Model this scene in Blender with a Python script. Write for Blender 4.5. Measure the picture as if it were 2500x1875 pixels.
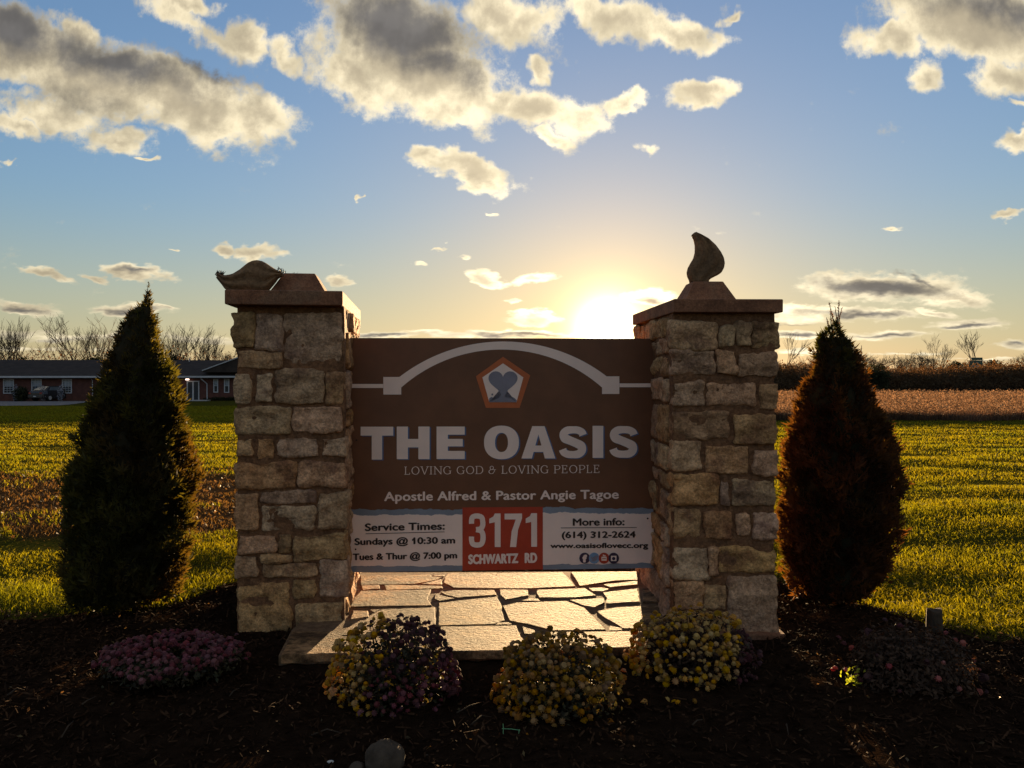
import bpy, bmesh, math, random
import numpy as np
from mathutils import Vector, Matrix, noise as mnoise

# ------------------------------------------------------------------ camera, sky, sun, exposure
for o in list(bpy.data.objects):
    bpy.data.objects.remove(o)
scene = bpy.context.scene
COL = scene.collection
RAD = math.radians
F, CX, HZ, EYE = 1900.0, 1250.0, 908.0, 1.5      # focal length, centre column, horizon row (of the 2500 px photo), eye height

cam_data = bpy.data.cameras.new('camera')
cam_data.sensor_width = 36.0
cam_data.lens = 36.0 * F / 2500.0
cam_data.shift_y = -(937.5 - HZ) / 2500.0
cam_data.clip_start = 0.05
cam_data.clip_end = 5000.0
camera = bpy.data.objects.new('camera', cam_data)
camera.location = (0, 0, EYE)
camera.rotation_euler = (RAD(90), 0, 0)
COL.objects.link(camera)
scene.camera = camera

SUN_EL, SUN_AZ = RAD(3.0), math.atan(235 / 1900.0)          # azimuth to the right of +Y
SUN_DIR = Vector((math.sin(SUN_AZ) * math.cos(SUN_EL), math.cos(SUN_AZ) * math.cos(SUN_EL), math.sin(SUN_EL)))

scene.view_settings.view_transform = 'Standard'
scene.view_settings.look = 'None'
scene.view_settings.gamma = 1.0
scene.view_settings.use_curve_mapping = False
scene.view_settings.exposure = EXPOSURE = 2.0
scene.cycles.max_bounces = 6
scene.cycles.diffuse_bounces = 3
scene.cycles.glossy_bounces = 3
scene.cycles.transmission_bounces = 4
scene.cycles.transparent_max_bounces = 8
scene.cycles.use_denoising = True
scene.cycles.sample_clamp_indirect = 8.0

sun_data = bpy.data.lights.new('sun', 'SUN')
sun_data.energy = 5.0
sun_data.angle = RAD(0.5)
sun_data.color = (1.0, 0.67, 0.34)
sun = bpy.data.objects.new('sun', sun_data)
sun.rotation_euler = (-SUN_DIR).to_track_quat('-Z', 'Y').to_euler()
sun.location = SUN_DIR * 60
COL.objects.link(sun)

world = bpy.data.worlds.new('World')
scene.world = world
world.use_nodes = True


class NT:
    """small helper for building node trees"""
    def __init__(s, tree):
        s.t = tree
        s.n = tree.nodes
        s.l = tree.links

    def put(s, sock, v):
        if v is None:
            return
        if hasattr(v, 'is_output') or isinstance(v, bpy.types.NodeSocket):
            s.l.new(v, sock)
        else:
            if hasattr(sock, 'default_value'):
                try:
                    sock.default_value = v
                except Exception:
                    sock.default_value = tuple(v) + (1.0,) if len(v) == 3 else v

    def node(s, kind, props=None, **ins):
        n = s.n.new(kind)
        for k, v in (props or {}).items():
            setattr(n, k, v)
        for k, v in ins.items():
            key = int(k[1:]) if k[0] == 'i' and k[1:].isdigit() else k.replace('_', ' ')
            s.put(n.inputs[key], v)
        return n

    def math(s, op, a, b=None, c=None, clamp=False):
        n = s.n.new('ShaderNodeMath')
        n.operation = op
        n.use_clamp = clamp
        s.put(n.inputs[0], a)
        s.put(n.inputs[1], b)
        s.put(n.inputs[2], c)
        return n.outputs[0]

    def vmath(s, op, a, b=None, out=0):
        n = s.n.new('ShaderNodeVectorMath')
        n.operation = op
        s.put(n.inputs[0], a)
        if b is not None:
            s.put(n.inputs[3 if op == 'SCALE' else 1], b)
        return n.outputs[out]

    def mix(s, fac, a, b, mode='MIX'):
        n = s.n.new('ShaderNodeMix')
        n.data_type = 'RGBA'
        n.blend_type = mode
        s.put(n.inputs[0], fac)
        s.put(n.inputs[6], a)
        s.put(n.inputs[7], b)
        return n.outputs[2]

    def ramp(s, v, lo, hi, a=0.0, b=1.0, smooth=True):
        n = s.n.new('ShaderNodeMapRange')
        n.interpolation_type = 'SMOOTHSTEP' if smooth else 'LINEAR'
        s.put(n.inputs[0], v)
        for i, q in enumerate((lo, hi, a, b)):
            s.put(n.inputs[i + 1], q)
        return n.outputs[0]

    def noise(s, vec, scale, detail=4.0, rough=0.55, dist=0.0, out=0):
        n = s.n.new('ShaderNodeTexNoise')
        if vec is not None:
            s.l.new(vec, n.inputs['Vector'])
        n.inputs['Scale'].default_value = scale
        n.inputs['Detail'].default_value = detail
        n.inputs['Roughness'].default_value = rough
        n.inputs['Distortion'].default_value = dist
        return n.outputs[out]


def rgb(r, g, b):
    return (r, g, b, 1.0)


def build_sky():
    world.node_tree.nodes.clear()
    t = NT(world.node_tree)
    out = t.n.new('ShaderNodeOutputWorld')
    bg = t.n.new('ShaderNodeBackground')
    bg.inputs['Strength'].default_value = SKY_STRENGTH = 0.085
    t.l.new(bg.outputs[0], out.inputs[0])
    sky = t.node('ShaderNodeTexSky', dict(sky_type='NISHITA', sun_disc=False, sun_elevation=SUN_EL,
                                          sun_rotation=SUN_AZ, air_density=1.0, dust_density=0.3, ozone_density=2.2))
    geo = t.n.new('ShaderNodeTexCoord')
    d = t.vmath('NORMALIZE', geo.outputs['Generated'])
    # ---- the sun and the bright aureole of hazy air round it
    cosang = t.vmath('DOT_PRODUCT', d, tuple(SUN_DIR), out=1)
    ang = t.math('ARCCOSINE', t.math('MINIMUM', cosang, 1.0))
    g1 = t.math('EXPONENT', t.math('MULTIPLY', ang, -1 / 0.0135))
    g2 = t.math('EXPONENT', t.math('MULTIPLY', ang, -1 / 0.075))
    g3 = t.math('EXPONENT', t.math('MULTIPLY', ang, -1 / 0.25))
    glow = t.vmath('SCALE', (1.0, 0.80, 0.45), t.math('MULTIPLY', g1, 75.0))
    glow = t.vmath('ADD', glow, t.vmath('SCALE', (1.0, 0.60, 0.20), t.math('MULTIPLY', g2, 2.6)))
    glow = t.vmath('ADD', glow, t.vmath('SCALE', (1.0, 0.62, 0.25), t.math('MULTIPLY', g3, 0.16)))
    sep = t.node('ShaderNodeSeparateXYZ', None, i0=d)
    z = sep.outputs[2]
    base = t.vmath('MULTIPLY', sky.outputs[0], SKY_TINT)
    # bright parts of the sky toned down by luminance, keeping their colour
    lum = t.node('ShaderNodeSeparateXYZ', None, i0=base).outputs[1]
    base = t.vmath('SCALE', base, t.math('DIVIDE', 1.0, t.math('ADD', 1.0, t.math('MULTIPLY', lum, 0.34))))
    # low down the long path through moist air pales the colour
    lum2 = t.node('ShaderNodeSeparateXYZ', None, i0=base).outputs[1]
    base = t.mix(t.ramp(z, 0.0, 0.22, 0.6, 0.0), base, t.vmath('SCALE', (1.08, 0.98, 0.70), lum2))
    up = t.ramp(z, -0.02, 0.0)
    glow = t.vmath('SCALE', glow, up)
    clear = t.vmath('ADD', base, glow)

    # ---- clouds: two sheets of cloud laid out by bearing (x/y) and height (z/y) in front, free drifting ones elsewhere
    y = t.math('MAXIMUM', sep.outputs[1], 0.05)
    u = t.math('DIVIDE', sep.outputs[0], y)
    v = t.math('DIVIDE', z, y)
    uv = t.node('ShaderNodeCombineXYZ', None, i0=u, i1=v, i2=0.0).outputs[0]
    front = t.ramp(sep.outputs[1], 0.45, 0.7)
    # stretched detail: flat near the horizon, round overhead
    lv = t.math('MULTIPLY', t.math('LOGARITHM', t.math('ADD', t.math('MAXIMUM', v, 0.0), 0.08), math.e), 0.42)
    nv = t.node('ShaderNodeCombineXYZ', None, i0=u, i1=lv, i2=0.3).outputs[0]
    w1 = t.noise(nv, 9.0, 4.0, 0.6, out=1)
    warp = t.vmath('SCALE', t.vmath('SUBTRACT', w1, (0.5, 0.5, 0.5)), 0.10)
    w2 = t.vmath('SCALE', t.vmath('SUBTRACT', t.noise(nv, 38.0, 3.0, 0.6, out=1), (0.5, 0.5, 0.5)), 0.022)
    uvw = t.vmath('ADD', uv, t.vmath('MULTIPLY', t.vmath('ADD', warp, w2), t.node('ShaderNodeCombineXYZ', None, i0=1.0, i1=t.ramp(v, 0.0, 0.3, 0.25, 0.9), i2=0.0).outputs[0]))

    def blobs(lst):
        acc = None
        for (px, py, rx, ry, rot, amp) in lst:
            m = t.n.new('ShaderNodeMapping')
            m.vector_type = 'TEXTURE'
            m.inputs['Location'].default_value = ((px - CX) / F, (HZ - py) / F, 0)
            m.inputs['Rotation'].default_value = (0, 0, RAD(rot))
            m.inputs['Scale'].default_value = (rx / F, ry / F, 1)
            t.l.new(uvw, m.inputs['Vector'])
            g = t.n.new('ShaderNodeTexGradient')
            g.gradient_type = 'SPHERICAL'
            t.l.new(m.outputs[0], g.inputs[0])
            val = t.math('MULTIPLY', g.outputs['Fac'], amp)
            acc = val if acc is None else t.math('MAXIMUM', acc, val)
        return acc
    dens = blobs(CLOUDS)
    dark = blobs(CLOUD_SHADE)
    fb = t.noise(nv, 24.0, 10.0, 0.68)
    fb2 = t.noise(nv, 7.0, 6.0, 0.55)
    fbc = t.math('ADD', t.math('MULTIPLY', t.math('SUBTRACT', fb, 0.5), 2.1), t.math('MULTIPLY', t.math('SUBTRACT', fb2, 0.5), 1.2))
    dfront = t.math('SUBTRACT', t.math('ADD', t.math('MULTIPLY', dens, 1.18), fbc), 0.16)
    # unseen free clouds elsewhere, on a plane overhead; cover raised to brighten shaded fronts
    zz = t.math('ADD', t.math('MAXIMUM', z, 0.0), 0.12)
    pl = t.node('ShaderNodeCombineXYZ', None, i0=t.math('DIVIDE', sep.outputs[0], zz), i1=t.math('DIVIDE', sep.outputs[1], zz), i2=0.0).outputs[0]
    fr = t.noise(pl, 1.1, 8.0, 0.6)
    dfree = t.math('MULTIPLY', t.math('SUBTRACT', fr, 0.43), 4.0)
    dn = t.node('ShaderNodeMix', None, i0=front, i2=dfree, i3=dfront).outputs[0]
    mask = t.ramp(dn, 0.15, 0.85)
    mask = t.math('MULTIPLY', mask, t.ramp(z, -0.005, 0.004))
    thick = t.ramp(dn, 0.5, 1.7)
    dk_front = t.ramp(t.math('ADD', dark, t.math('MULTIPLY', fbc, 0.55)), -0.15, 1.35)
    dk_free = t.ramp(dn, 0.8, 1.7, 0.0, 0.7)
    dk = t.node('ShaderNodeMix', None, i0=front, i2=dk_free, i3=dk_front).outputs[0]
    # light on cloud: cream where the low sun reaches it, stronger close to the sun
    near = t.math('ADD', 0.8, t.math('MULTIPLY', g3, 1.6))
    nv2 = t.vmath('ADD', nv, (0.004, -0.016, 0.0))
    diff = t.math('SUBTRACT', t.noise(nv, 13.0, 4.0, 0.5), t.noise(nv2, 13.0, 4.0, 0.5))
    relief = t.ramp(diff, -0.13, 0.13, 0.72, 1.22)
    lit = t.vmath('SCALE', CLOUD_LIT, t.math('MULTIPLY', near, relief))
    lit2 = t.mix(t.math('MULTIPLY', thick, 0.75), lit, t.vmath('SCALE', CLOUD_MID, near))
    shade = t.vmath('SCALE', CLOUD_DARK, t.math('MULTIPLY', t.math('ADD', 0.8, t.math('MULTIPLY', g3, 0.7)), t.ramp(relief, 0.62, 1.3, 0.85, 1.25)))
    cl = t.mix(t.math('MULTIPLY', dk, 0.92), lit2, shade)
    cl = t.vmath('ADD', cl, t.vmath('SCALE', glow, 0.7))
    col = t.mix(t.math('MULTIPLY', mask, 0.97), clear, cl)
    t.l.new(col, bg.inputs['Color'])


S_ = 1250 / 2206.0
SKY_TINT = (0.95, 1.0, 1.16)
# values are radiance before the 0.15 background strength
CLOUD_LIT = (2.85, 2.45, 1.65)
CLOUD_MID = (1.35, 1.12, 0.76)
CLOUD_DARK = (0.40, 0.385, 0.39)
def _L(lst, ox):
    return [(ox + a * S_, b * S_, c * S_, d * S_, e, f + (0.25 if c < 270 else 0.0)) for (a, b, c, d, e, f) in lst]
CLOUDS = _L([
    # big cloud upper left
    (90, 200, 420, 210, -20, 1.7), (420, 330, 560, 230, -18, 1.8), (760, 430, 620, 230, -22, 1.8), (1080, 500, 360, 150, -12, 1.5),
    (200, 480, 460, 130, -8, 1.3), (520, 590, 230, 110, -10, 1.2), (30, 540, 170, 80, -20, 1.1), (330, 140, 160, 110, -30, 1.2),
    # streak from the top
    (900, 150, 560, 110, -38, 1.2), (1080, 210, 200, 130, -50, 1.3), (1240, 260, 170, 100, -40, 1.1), (820, 20, 200, 60, -15, 1.1),
    # big centre cloud
    (1720, 180, 560, 330, -14, 1.9), (1850, 330, 560, 260, -20, 1.9), (1500, 340, 330, 160, -35, 1.4), (1920, 480, 330, 120, -18, 1.4),
    (2150, 60, 380, 190, -25, 1.5), (2190, 440, 170, 130, 0, 1.2),
    # small
    (1990, 735, 260, 110, -14, 1.5), (1820, 690, 110, 80, 0, 1.1), (655, 700, 80, 22, -15, .9), (15, 720, 50, 25, 0, .9),
    (1010, 1085, 90, 42, -8, 1.4), (1165, 1090, 140, 48, 0, 1.5), (190, 1182, 160, 36, -14, 1.2), (600, 1170, 210, 50, -14, 1.4),
    (420, 1185, 100, 26, -10, 1.1), (110, 1325, 230, 44, -4, 1.4), (560, 1335, 250, 36, -4, 1.3), (700, 1340, 60, 26, -20, 1.),
    (1435, 1212, 80, 38, -6, 1.4), (750, 1095, 40, 14, -20, 1.), (1765, 1133, 70, 18, 0, 1.), (2080, 1190, 140, 44, -10, 1.4),
    (1980, 1112, 45, 16, 0, 1.), (1885, 1080, 40, 12, 0, .9), (2160, 1285, 50, 20, 0, 1.), (1660, 1440, 330, 26, -2, 1.3),
    (1900, 1440, 280, 20, -2, 1.2), (2085, 905, 40, 12, 0, .9), (1580, 840, 20, 18, 0, .9), (2150, 1440, 160, 34, -4, 1.3),
    (250, 1450, 700, 34, 0, 1.05), (850, 1470, 300, 30, 0, 1.1), (100, 1500, 500, 20, 0, 1.)], 0) + _L([
    (60, 90, 260, 140, 10, 1.4), (420, 60, 430, 130, -16, 1.6), (720, 140, 330, 110, -6, 1.5), (970, 45, 80, 30, 20, .9),
    (140, 300, 120, 70, -40, 1.1), (150, 470, 380, 150, -8, 1.6), (160, 590, 150, 70, -12, 1.1), (490, 430, 110, 80, 10, 1.1),
    (830, 400, 190, 95, 8, 1.5), (565, 650, 90, 60, -10, 1.), (2000, 100, 620, 230, -14, 2.0), (1640, 150, 240, 130, -12, 1.3),
    (1780, 350, 130, 110, -40, 1.1), (2120, 330, 200, 170, -20, 1.4), (2170, 620, 130, 60, 0, 1.2), (2170, 470, 90, 40, 0, 1.0),
    (2150, 930, 120, 30, 0, 1.2), (1660, 998, 80, 18, 0, 1.), (100, 1180, 120, 50, 0, 1.3), (60, 1365, 200, 52, 0, 1.4),
    (620, 1285, 170, 46, -4, 1.3), (1600, 1240, 500, 85, -2, 1.6), (1900, 1290, 260, 40, -4, 1.2), (1480, 1340, 420, 44, -2, 1.2),
    (1200, 1350, 220, 60, 0, 1.2), (1960, 1395, 330, 42, 2, 1.3), (1800, 1340, 200, 26, -4, 1.1), (1620, 1440, 300, 34, 2, 1.2),
    (1240, 1445, 200, 30, 0, 1.2), (2180, 1490, 120, 40, -6, 1.3), (1250, 1525, 300, 18, 0, 1.0), (1700, 1520, 400, 14, 0, .9),
    (100, 1435, 330, 26, 0, 1.3), (2000, 1545, 300, 12, 0, 0.9)], 1250)
CLOUD_SHADE = _L([
    (60, 120, 300, 150, -25, 1.6), (450, 260, 560, 130, -18, 1.5), (880, 290, 520, 100, -24, 1.5), (300, 420, 400, 60, -14, .5),
    (1720, 110, 480, 210, -14, 1.8), (1860, 260, 440, 130, -22, 1.3), (620, 1165, 120, 20, -14, .9), (100, 1330, 200, 18, -4, 1.1),
    (560, 1340, 220, 16, -4, 1.0), (1660, 1440, 300, 14, -2, 1.4), (2150, 1445, 140, 16, -4, 1.2), (250, 1460, 600, 16, 0, .9)], 0) + _L([
    (2060, 40, 520, 90, -14, 1.1), (1560, 1240, 380, 50, -4, 1.8), (1700, 1200, 160, 22, -24, 1.2), (640, 1300, 90, 20, -10, 1.1),
    (1480, 1345, 300, 20, -2, 1.3), (1950, 1400, 250, 16, 4, 1.2), (1240, 1395, 200, 18, 0, 1.2), (1250, 1445, 160, 14, 0, 1.2),
    (60, 1440, 240, 12, 0, 1.2), (2200, 1480, 80, 14, 0, 1.0), (1620, 1440, 240, 12, 0, .9)], 1250)
build_sky()


# ------------------------------------------------------------------ helpers
rnd = random.Random(7)
rng = np.random.default_rng(7)


def ground(x, y):
    """height of the terrain: level round the sign, then a slow fall to the house"""
    yy = np.clip(y, 8.0, 80.0) if isinstance(y, np.ndarray) else min(max(y, 8.0), 80.0)
    return -0.02 * (yy - 8.0)


_sr = np.random.default_rng(3)
STREAKS = [(_sr.uniform(-2.6, 2.6), _sr.uniform(1.0, 6.5), _sr.uniform(0, 6.28)) for _ in range(14)]


def streak(x, y):
    """long low unevenness of the mown lawn, running across the view"""
    s = 0
    for kx, ky, ph in STREAKS:
        s = s + np.sin(kx * x + ky * y + ph + 0.7 * np.sin(x * .4 + ph)) / (1 + ky * .12)
    return s / 4.2


def at(px, py, Y):
    """world point seen at photo pixel (px, py) and distance Y"""
    return Vector(((px - CX) / F * Y, Y, EYE - (py - HZ) / F * Y))


def on_h(px, py, h=0.0):
    return at(px, py, (EYE - h) * F / (py - HZ))


def mesh_from(name, verts, faces, smooth=False):
    me = bpy.data.meshes.new(name)
    me.from_pydata([tuple(v) for v in verts], [], [tuple(f) for f in faces])
    me.update()
    if smooth:
        me.polygons.foreach_set('use_smooth', [True] * len(me.polygons))
    return me


def np_mesh(name, verts, faces, smooth=False, tint=None):
    """verts (n,3), faces (m,k) arrays"""
    me = bpy.data.meshes.new(name)
    n, (m, k) = len(verts), faces.shape
    me.vertices.add(n)
    me.vertices.foreach_set('co', np.asarray(verts, dtype=np.float32).ravel())
    me.loops.add(m * k)
    me.loops.foreach_set('vertex_index', faces.astype(np.int32).ravel())
    me.polygons.add(m)
    me.polygons.foreach_set('loop_start', np.arange(0, m * k, k, dtype=np.int32))
    me.polygons.foreach_set('loop_total', np.full(m, k, dtype=np.int32))
    if smooth:
        me.polygons.foreach_set('use_smooth', np.ones(m, dtype=bool))
    me.update(calc_edges=True)
    if tint is not None:
        a = me.attributes.new('tint', 'FLOAT', 'POINT')
        a.data.foreach_set('value', np.asarray(tint, dtype=np.float32))
    return me


def link(name, me, mat=None, parent=None, loc=(0, 0, 0), rot=(0, 0, 0), kind=None, label=None):
    o = bpy.data.objects.new(name, me)
    COL.objects.link(o)
    if mat is not None and len(me.materials) == 0:
        me.materials.append(mat)
    o.parent = parent
    o.location = loc
    o.rotation_euler = rot
    if kind:
        o['kind'] = kind
    if label:
        o['label'] = label
    return o


def thing(name, label, cat, loc=(0, 0, 0), rotz=0.0, group=None):
    o = bpy.data.objects.new(name, None)
    o.empty_display_size = 0.2
    COL.objects.link(o)
    o.location = loc
    o.rotation_euler = (0, 0, rotz)
    tag(o, label, cat, group)
    return o


def tag(o, label, cat, group=None):
    o['label'] = label
    o['category'] = cat
    if group:
        o['group'] = group
    return o


class MB:
    """collects shapes into one mesh"""
    def __init__(s):
        s.v, s.f = [], []

    def add(s, vs, fs):
        b = len(s.v)
        s.v += [tuple(v) for v in vs]
        s.f += [tuple(b + i for i in f) for f in fs]

    def box(s, x0, x1, y0, y1, z0, z1):
        s.add([(x0, y0, z0), (x1, y0, z0), (x1, y1, z0), (x0, y1, z0), (x0, y0, z1), (x1, y0, z1), (x1, y1, z1), (x0, y1, z1)],
              [(0, 3, 2, 1), (4, 5, 6, 7), (0, 1, 5, 4), (1, 2, 6, 5), (2, 3, 7, 6), (3, 0, 4, 7)])
        return s

    def tube(s, pts, rads, n=5, cap=True):
        pts = [Vector(p) for p in pts]
        rings = []
        for i, p in enumerate(pts):
            d = (pts[min(i + 1, len(pts) - 1)] - pts[max(i - 1, 0)])
            d = d.normalized() if d.length > 1e-9 else Vector((0, 0, 1))
            a = d.orthogonal().normalized()
            b = d.cross(a)
            r = rads[i] if hasattr(rads, '__len__') else rads
            rings.append([p + (a * math.cos(2 * math.pi * k / n) + b * math.sin(2 * math.pi * k / n)) * r for k in range(n)])
        vs = [v for ring in rings for v in ring]
        fs = [(i * n + k, i * n + (k + 1) % n, (i + 1) * n + (k + 1) % n, (i + 1) * n + k) for i in range(len(pts) - 1) for k in range(n)]
        if cap:
            fs += [tuple(range(n))[::-1], tuple((len(pts) - 1) * n + k for k in range(n))]
        s.add(vs, fs)
        return s

    def loft(s, rings, closed_ends=True):
        n = len(rings[0])
        vs = [v for r in rings for v in r]
        fs = [(i * n + k, i * n + (k + 1) % n, (i + 1) * n + (k + 1) % n, (i + 1) * n + k) for i in range(len(rings) - 1) for k in range(n)]
        if closed_ends:
            fs += [tuple(range(n))[::-1], tuple((len(rings) - 1) * n + k for k in range(n))]
        s.add(vs, fs)
        return s

    def mesh(s, name, smooth=False):
        return mesh_from(name, s.v, s.f, smooth)


def bevel_mesh(me, width, seg=2):
    bm = bmesh.new()
    bm.from_mesh(me)
    bmesh.ops.recalc_face_normals(bm, faces=bm.faces)
    bmesh.ops.bevel(bm, geom=[e for e in bm.edges if e.calc_face_angle(0) > 0.5], offset=width, segments=seg, affect='EDGES', profile=0.6)
    bm.to_mesh(me)
    bm.free()
    return me


# ------------------------------------------------------------------ materials
def material(name, c1, c2, scale=8.0, rough=0.8, bump=0.3, bscale=40.0, spec=0.3, trans=0.0, c3=None, detail=6.0,
             tint=False, per_object=0.0, dist=0.01, stretch=None, transcol=None, metallic=0.0, voro=False, grain_shade=0.0, gscale=70.0, c3r=(0.52, 0.68)):
    m = bpy.data.materials.new(name)
    m.use_nodes = True
    t = NT(m.node_tree)
    t.n.clear()
    out = t.n.new('ShaderNodeOutputMaterial')
    bs = t.n.new('ShaderNodeBsdfPrincipled')
    tc = t.n.new('ShaderNodeTexCoord')
    vec = tc.outputs['Object']
    oi = t.n.new('ShaderNodeObjectInfo')
    vec = t.vmath('ADD', vec, t.vmath('SCALE', t.node('ShaderNodeCombineXYZ', None, i0=oi.outputs['Random'], i1=oi.outputs['Random'], i2=oi.outputs['Random']).outputs[0], 37.0))
    if stretch:
        vec = t.vmath('MULTIPLY', vec, stretch)
    n1 = t.noise(vec, scale, detail, 0.6)
    col = t.mix(t.ramp(n1, 0.32, 0.68), rgb(*c1), rgb(*c2))
    if c3:
        n2 = t.noise(vec, scale * 0.37, 5.0, 0.6)
        col = t.mix(t.ramp(n2, *c3r), col, rgb(*c3))
    if grain_shade:
        gv = t.math('ADD', t.math('MULTIPLY', t.noise(vec, gscale, 6.0, 0.75), 0.6), t.math('MULTIPLY', t.noise(vec, gscale * .28, 6.0, 0.7), 0.4))  # random speckle; its dark spots paint in the shade of small pits
        col = t.vmath('SCALE', col, t.ramp(gv, 0.38, 0.62, 1 - grain_shade, 1 + grain_shade * .45))
    if tint:
        at_ = t.node('ShaderNodeAttribute', dict(attribute_name='tint'))
        col = t.vmath('SCALE', col, t.ramp(at_.outputs['Fac'], 0.0, 1.0, 0.55, 1.5, smooth=False))
    if per_object:
        r = t.ramp(oi.outputs['Random'], 0, 1, 1 - per_object, 1 + per_object, smooth=False)
        col = t.vmath('SCALE', col, r)
        hs = t.n.new('ShaderNodeHueSaturation')
        r2 = t.math('FRACT', t.math('MULTIPLY', oi.outputs['Random'], 7.31))
        t.put(hs.inputs['Hue'], t.ramp(r2, 0, 1, 0.5 - per_object * 0.05, 0.5 + per_object * 0.04, smooth=False))
        r3 = t.math('FRACT', t.math('MULTIPLY', oi.outputs['Random'], 13.7))
        t.put(hs.inputs['Saturation'], t.ramp(r3, 0, 1, 1 - per_object, 1 + per_object * 0.3, smooth=False))
        t.l.new(col, hs.inputs['Color'])
        col = hs.outputs[0]
    t.l.new(col, bs.inputs['Base Color'])
    bs.inputs['Roughness'].default_value = rough
    bs.inputs['Specular IOR Level'].default_value = spec
    bs.inputs['Metallic'].default_value = metallic
    if bump:
        h = t.noise(vec, bscale, 8.0, 0.65)
        if voro:
            v = t.node('ShaderNodeTexVoronoi', None, Vector=t.vmath('ADD', vec, t.vmath('SCALE', t.noise(vec, 12, 3, .6, out=1), 0.08)), Scale=bscale * 0.35)
            h = t.math('ADD', t.math('MULTIPLY', h, 0.8), t.math('MULTIPLY', v.outputs['Distance'], 0.5))
        b = t.node('ShaderNodeBump', None, Strength=bump, Distance=dist, Height=h)
        t.l.new(b.outputs[0], bs.inputs['Normal'])
    sh = bs.outputs[0]
    if trans:
        tr = t.n.new('ShaderNodeBsdfTranslucent')
        tcv = t.vmath('MULTIPLY', col, transcol or (1.2, 1.2, 0.8))
        t.l.new(tcv, tr.inputs['Color'])
        mx = t.n.new('ShaderNodeMixShader')
        mx.inputs[0].default_value = trans
        t.l.new(sh, mx.inputs[1])
        t.l.new(tr.outputs[0], mx.inputs[2])
        sh = mx.outputs[0]
    t.l.new(sh, out.inputs[0])
    return m


M = {}
M['stone'] = material('pillar stone', (0.66, 0.375, 0.175), (0.40, 0.210, 0.090), 11, 0.85, 1.0, 30, 0.2, c3=(0.26, 0.125, 0.062), per_object=0.20, dist=0.035, voro=True, detail=10.0, grain_shade=0.5)
M['mortar'] = material('mortar', (0.24, 0.115, 0.055), (0.15, 0.070, 0.034), 30, 0.9, 0.9, 60, 0.2, dist=0.012, grain_shade=0.45)
M['cap'] = material('cast concrete cap', (0.27, 0.120, 0.062), (0.17, 0.072, 0.038), 9, 0.85, 0.8, 70, 0.25, c3=(0.22, 0.12, 0.07), dist=0.008, grain_shade=0.4, gscale=110)
M['flame'] = material('cast concrete flame', (0.26, 0.15, 0.075), (0.16, 0.09, 0.045), 9, 0.85, 0.6, 70, 0.25, c3=(0.14, 0.085, 0.045), dist=0.01, grain_shade=0.4, gscale=60)
M['flag'] = material('flagstone', (0.42, 0.240, 0.098), (0.25, 0.135, 0.052), 9, 0.74, 1.0, 40, 0.13, c3=(0.09, 0.050, 0.024), per_object=0.16, dist=0.016, stretch=(1, 1.4, 1), grain_shade=0.75, gscale=26, c3r=(0.44, 0.60))
M['bed_mortar'] = material('paving mortar', (0.20, 0.125, 0.07), (0.12, 0.07, 0.04), 26, 0.9, 1.0, 70, 0.2, dist=0.012)
M['soil'] = material('mulch soil', (0.027, 0.016, 0.010), (0.014, 0.008, 0.005), 14, 1.0, 1.0, 45, 0.0, dist=0.03)
M['chip'] = material('wood chips', (0.050, 0.027, 0.015), (0.022, 0.012, 0.007), 30, 0.95, 0.0, 40, 0.02, tint=True, trans=0.0)
M['rock'] = material('field rock', (0.085, 0.066, 0.050), (0.045, 0.035, 0.027), 14, 0.9, 1.0, 40, 0.1, dist=0.01)
M['green'] = material('arborvitae foliage', (0.030, 0.032, 0.010), (0.048, 0.042, 0.012), 3.5, 0.7, 0, 1, 0.15, trans=0.32, c3=(0.045, 0.028, 0.012), tint=True, transcol=(2.8, 2.4, 0.7))
M['green_r'] = material('flare-reddened arborvitae foliage', (0.045, 0.022, 0.010), (0.062, 0.024, 0.012), 3.5, 0.7, 0, 1, 0.15, trans=0.34, c3=(0.030, 0.032, 0.010), tint=True, transcol=(2.4, 2.2, 0.6))  # red of the lens flare is put into the leaf colour
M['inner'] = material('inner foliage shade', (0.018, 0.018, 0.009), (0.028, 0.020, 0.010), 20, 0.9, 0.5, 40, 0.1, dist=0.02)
M['bark'] = material('bark', (0.06, 0.042, 0.028), (0.035, 0.025, 0.018), 20, 0.9, 0.6, 40, 0.2, dist=0.01)
M['twig'] = material('bare twigs', (0.055, 0.038, 0.026), (0.035, 0.025, 0.018), 2, 0.9, 0, 40, 0.2)
M['evergreen'] = material('far evergreen', (0.022, 0.028, 0.013), (0.035, 0.035, 0.016), 1.0, 0.8, 0, 1, 0.2, trans=0.2, tint=True)
M['mumleaf'] = material('mum foliage', (0.030, 0.034, 0.014), (0.050, 0.034, 0.018), 16, 0.6, 0, 1, 0.3, trans=0.35, tint=True, transcol=(2.2, 1.9, 0.7))
M['deadleaf'] = material('withered mum foliage', (0.070, 0.042, 0.028), (0.045, 0.028, 0.018), 16, 0.8, 0, 1, 0.2, trans=0.3, tint=True, transcol=(1.8, 1.3, 0.8))
M['yellow'] = material('yellow petals', (0.50, 0.27, 0.012), (0.32, 0.16, 0.010), 30, 0.7, 0.0, 1, 0.1, trans=0.3, per_object=0.28, transcol=(1.3, 1.1, 0.7))
M['mustard'] = material('mustard petals', (0.34, 0.165, 0.016), (0.20, 0.092, 0.012), 30, 0.7, 0.0, 1, 0.1, trans=0.3, per_object=0.28, transcol=(1.3, 1.1, 0.7))
M['purple'] = material('dark purple petals', (0.090, 0.030, 0.034), (0.050, 0.018, 0.020), 30, 0.7, 0.0, 1, 0.1, trans=0.25, per_object=0.25)
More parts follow.
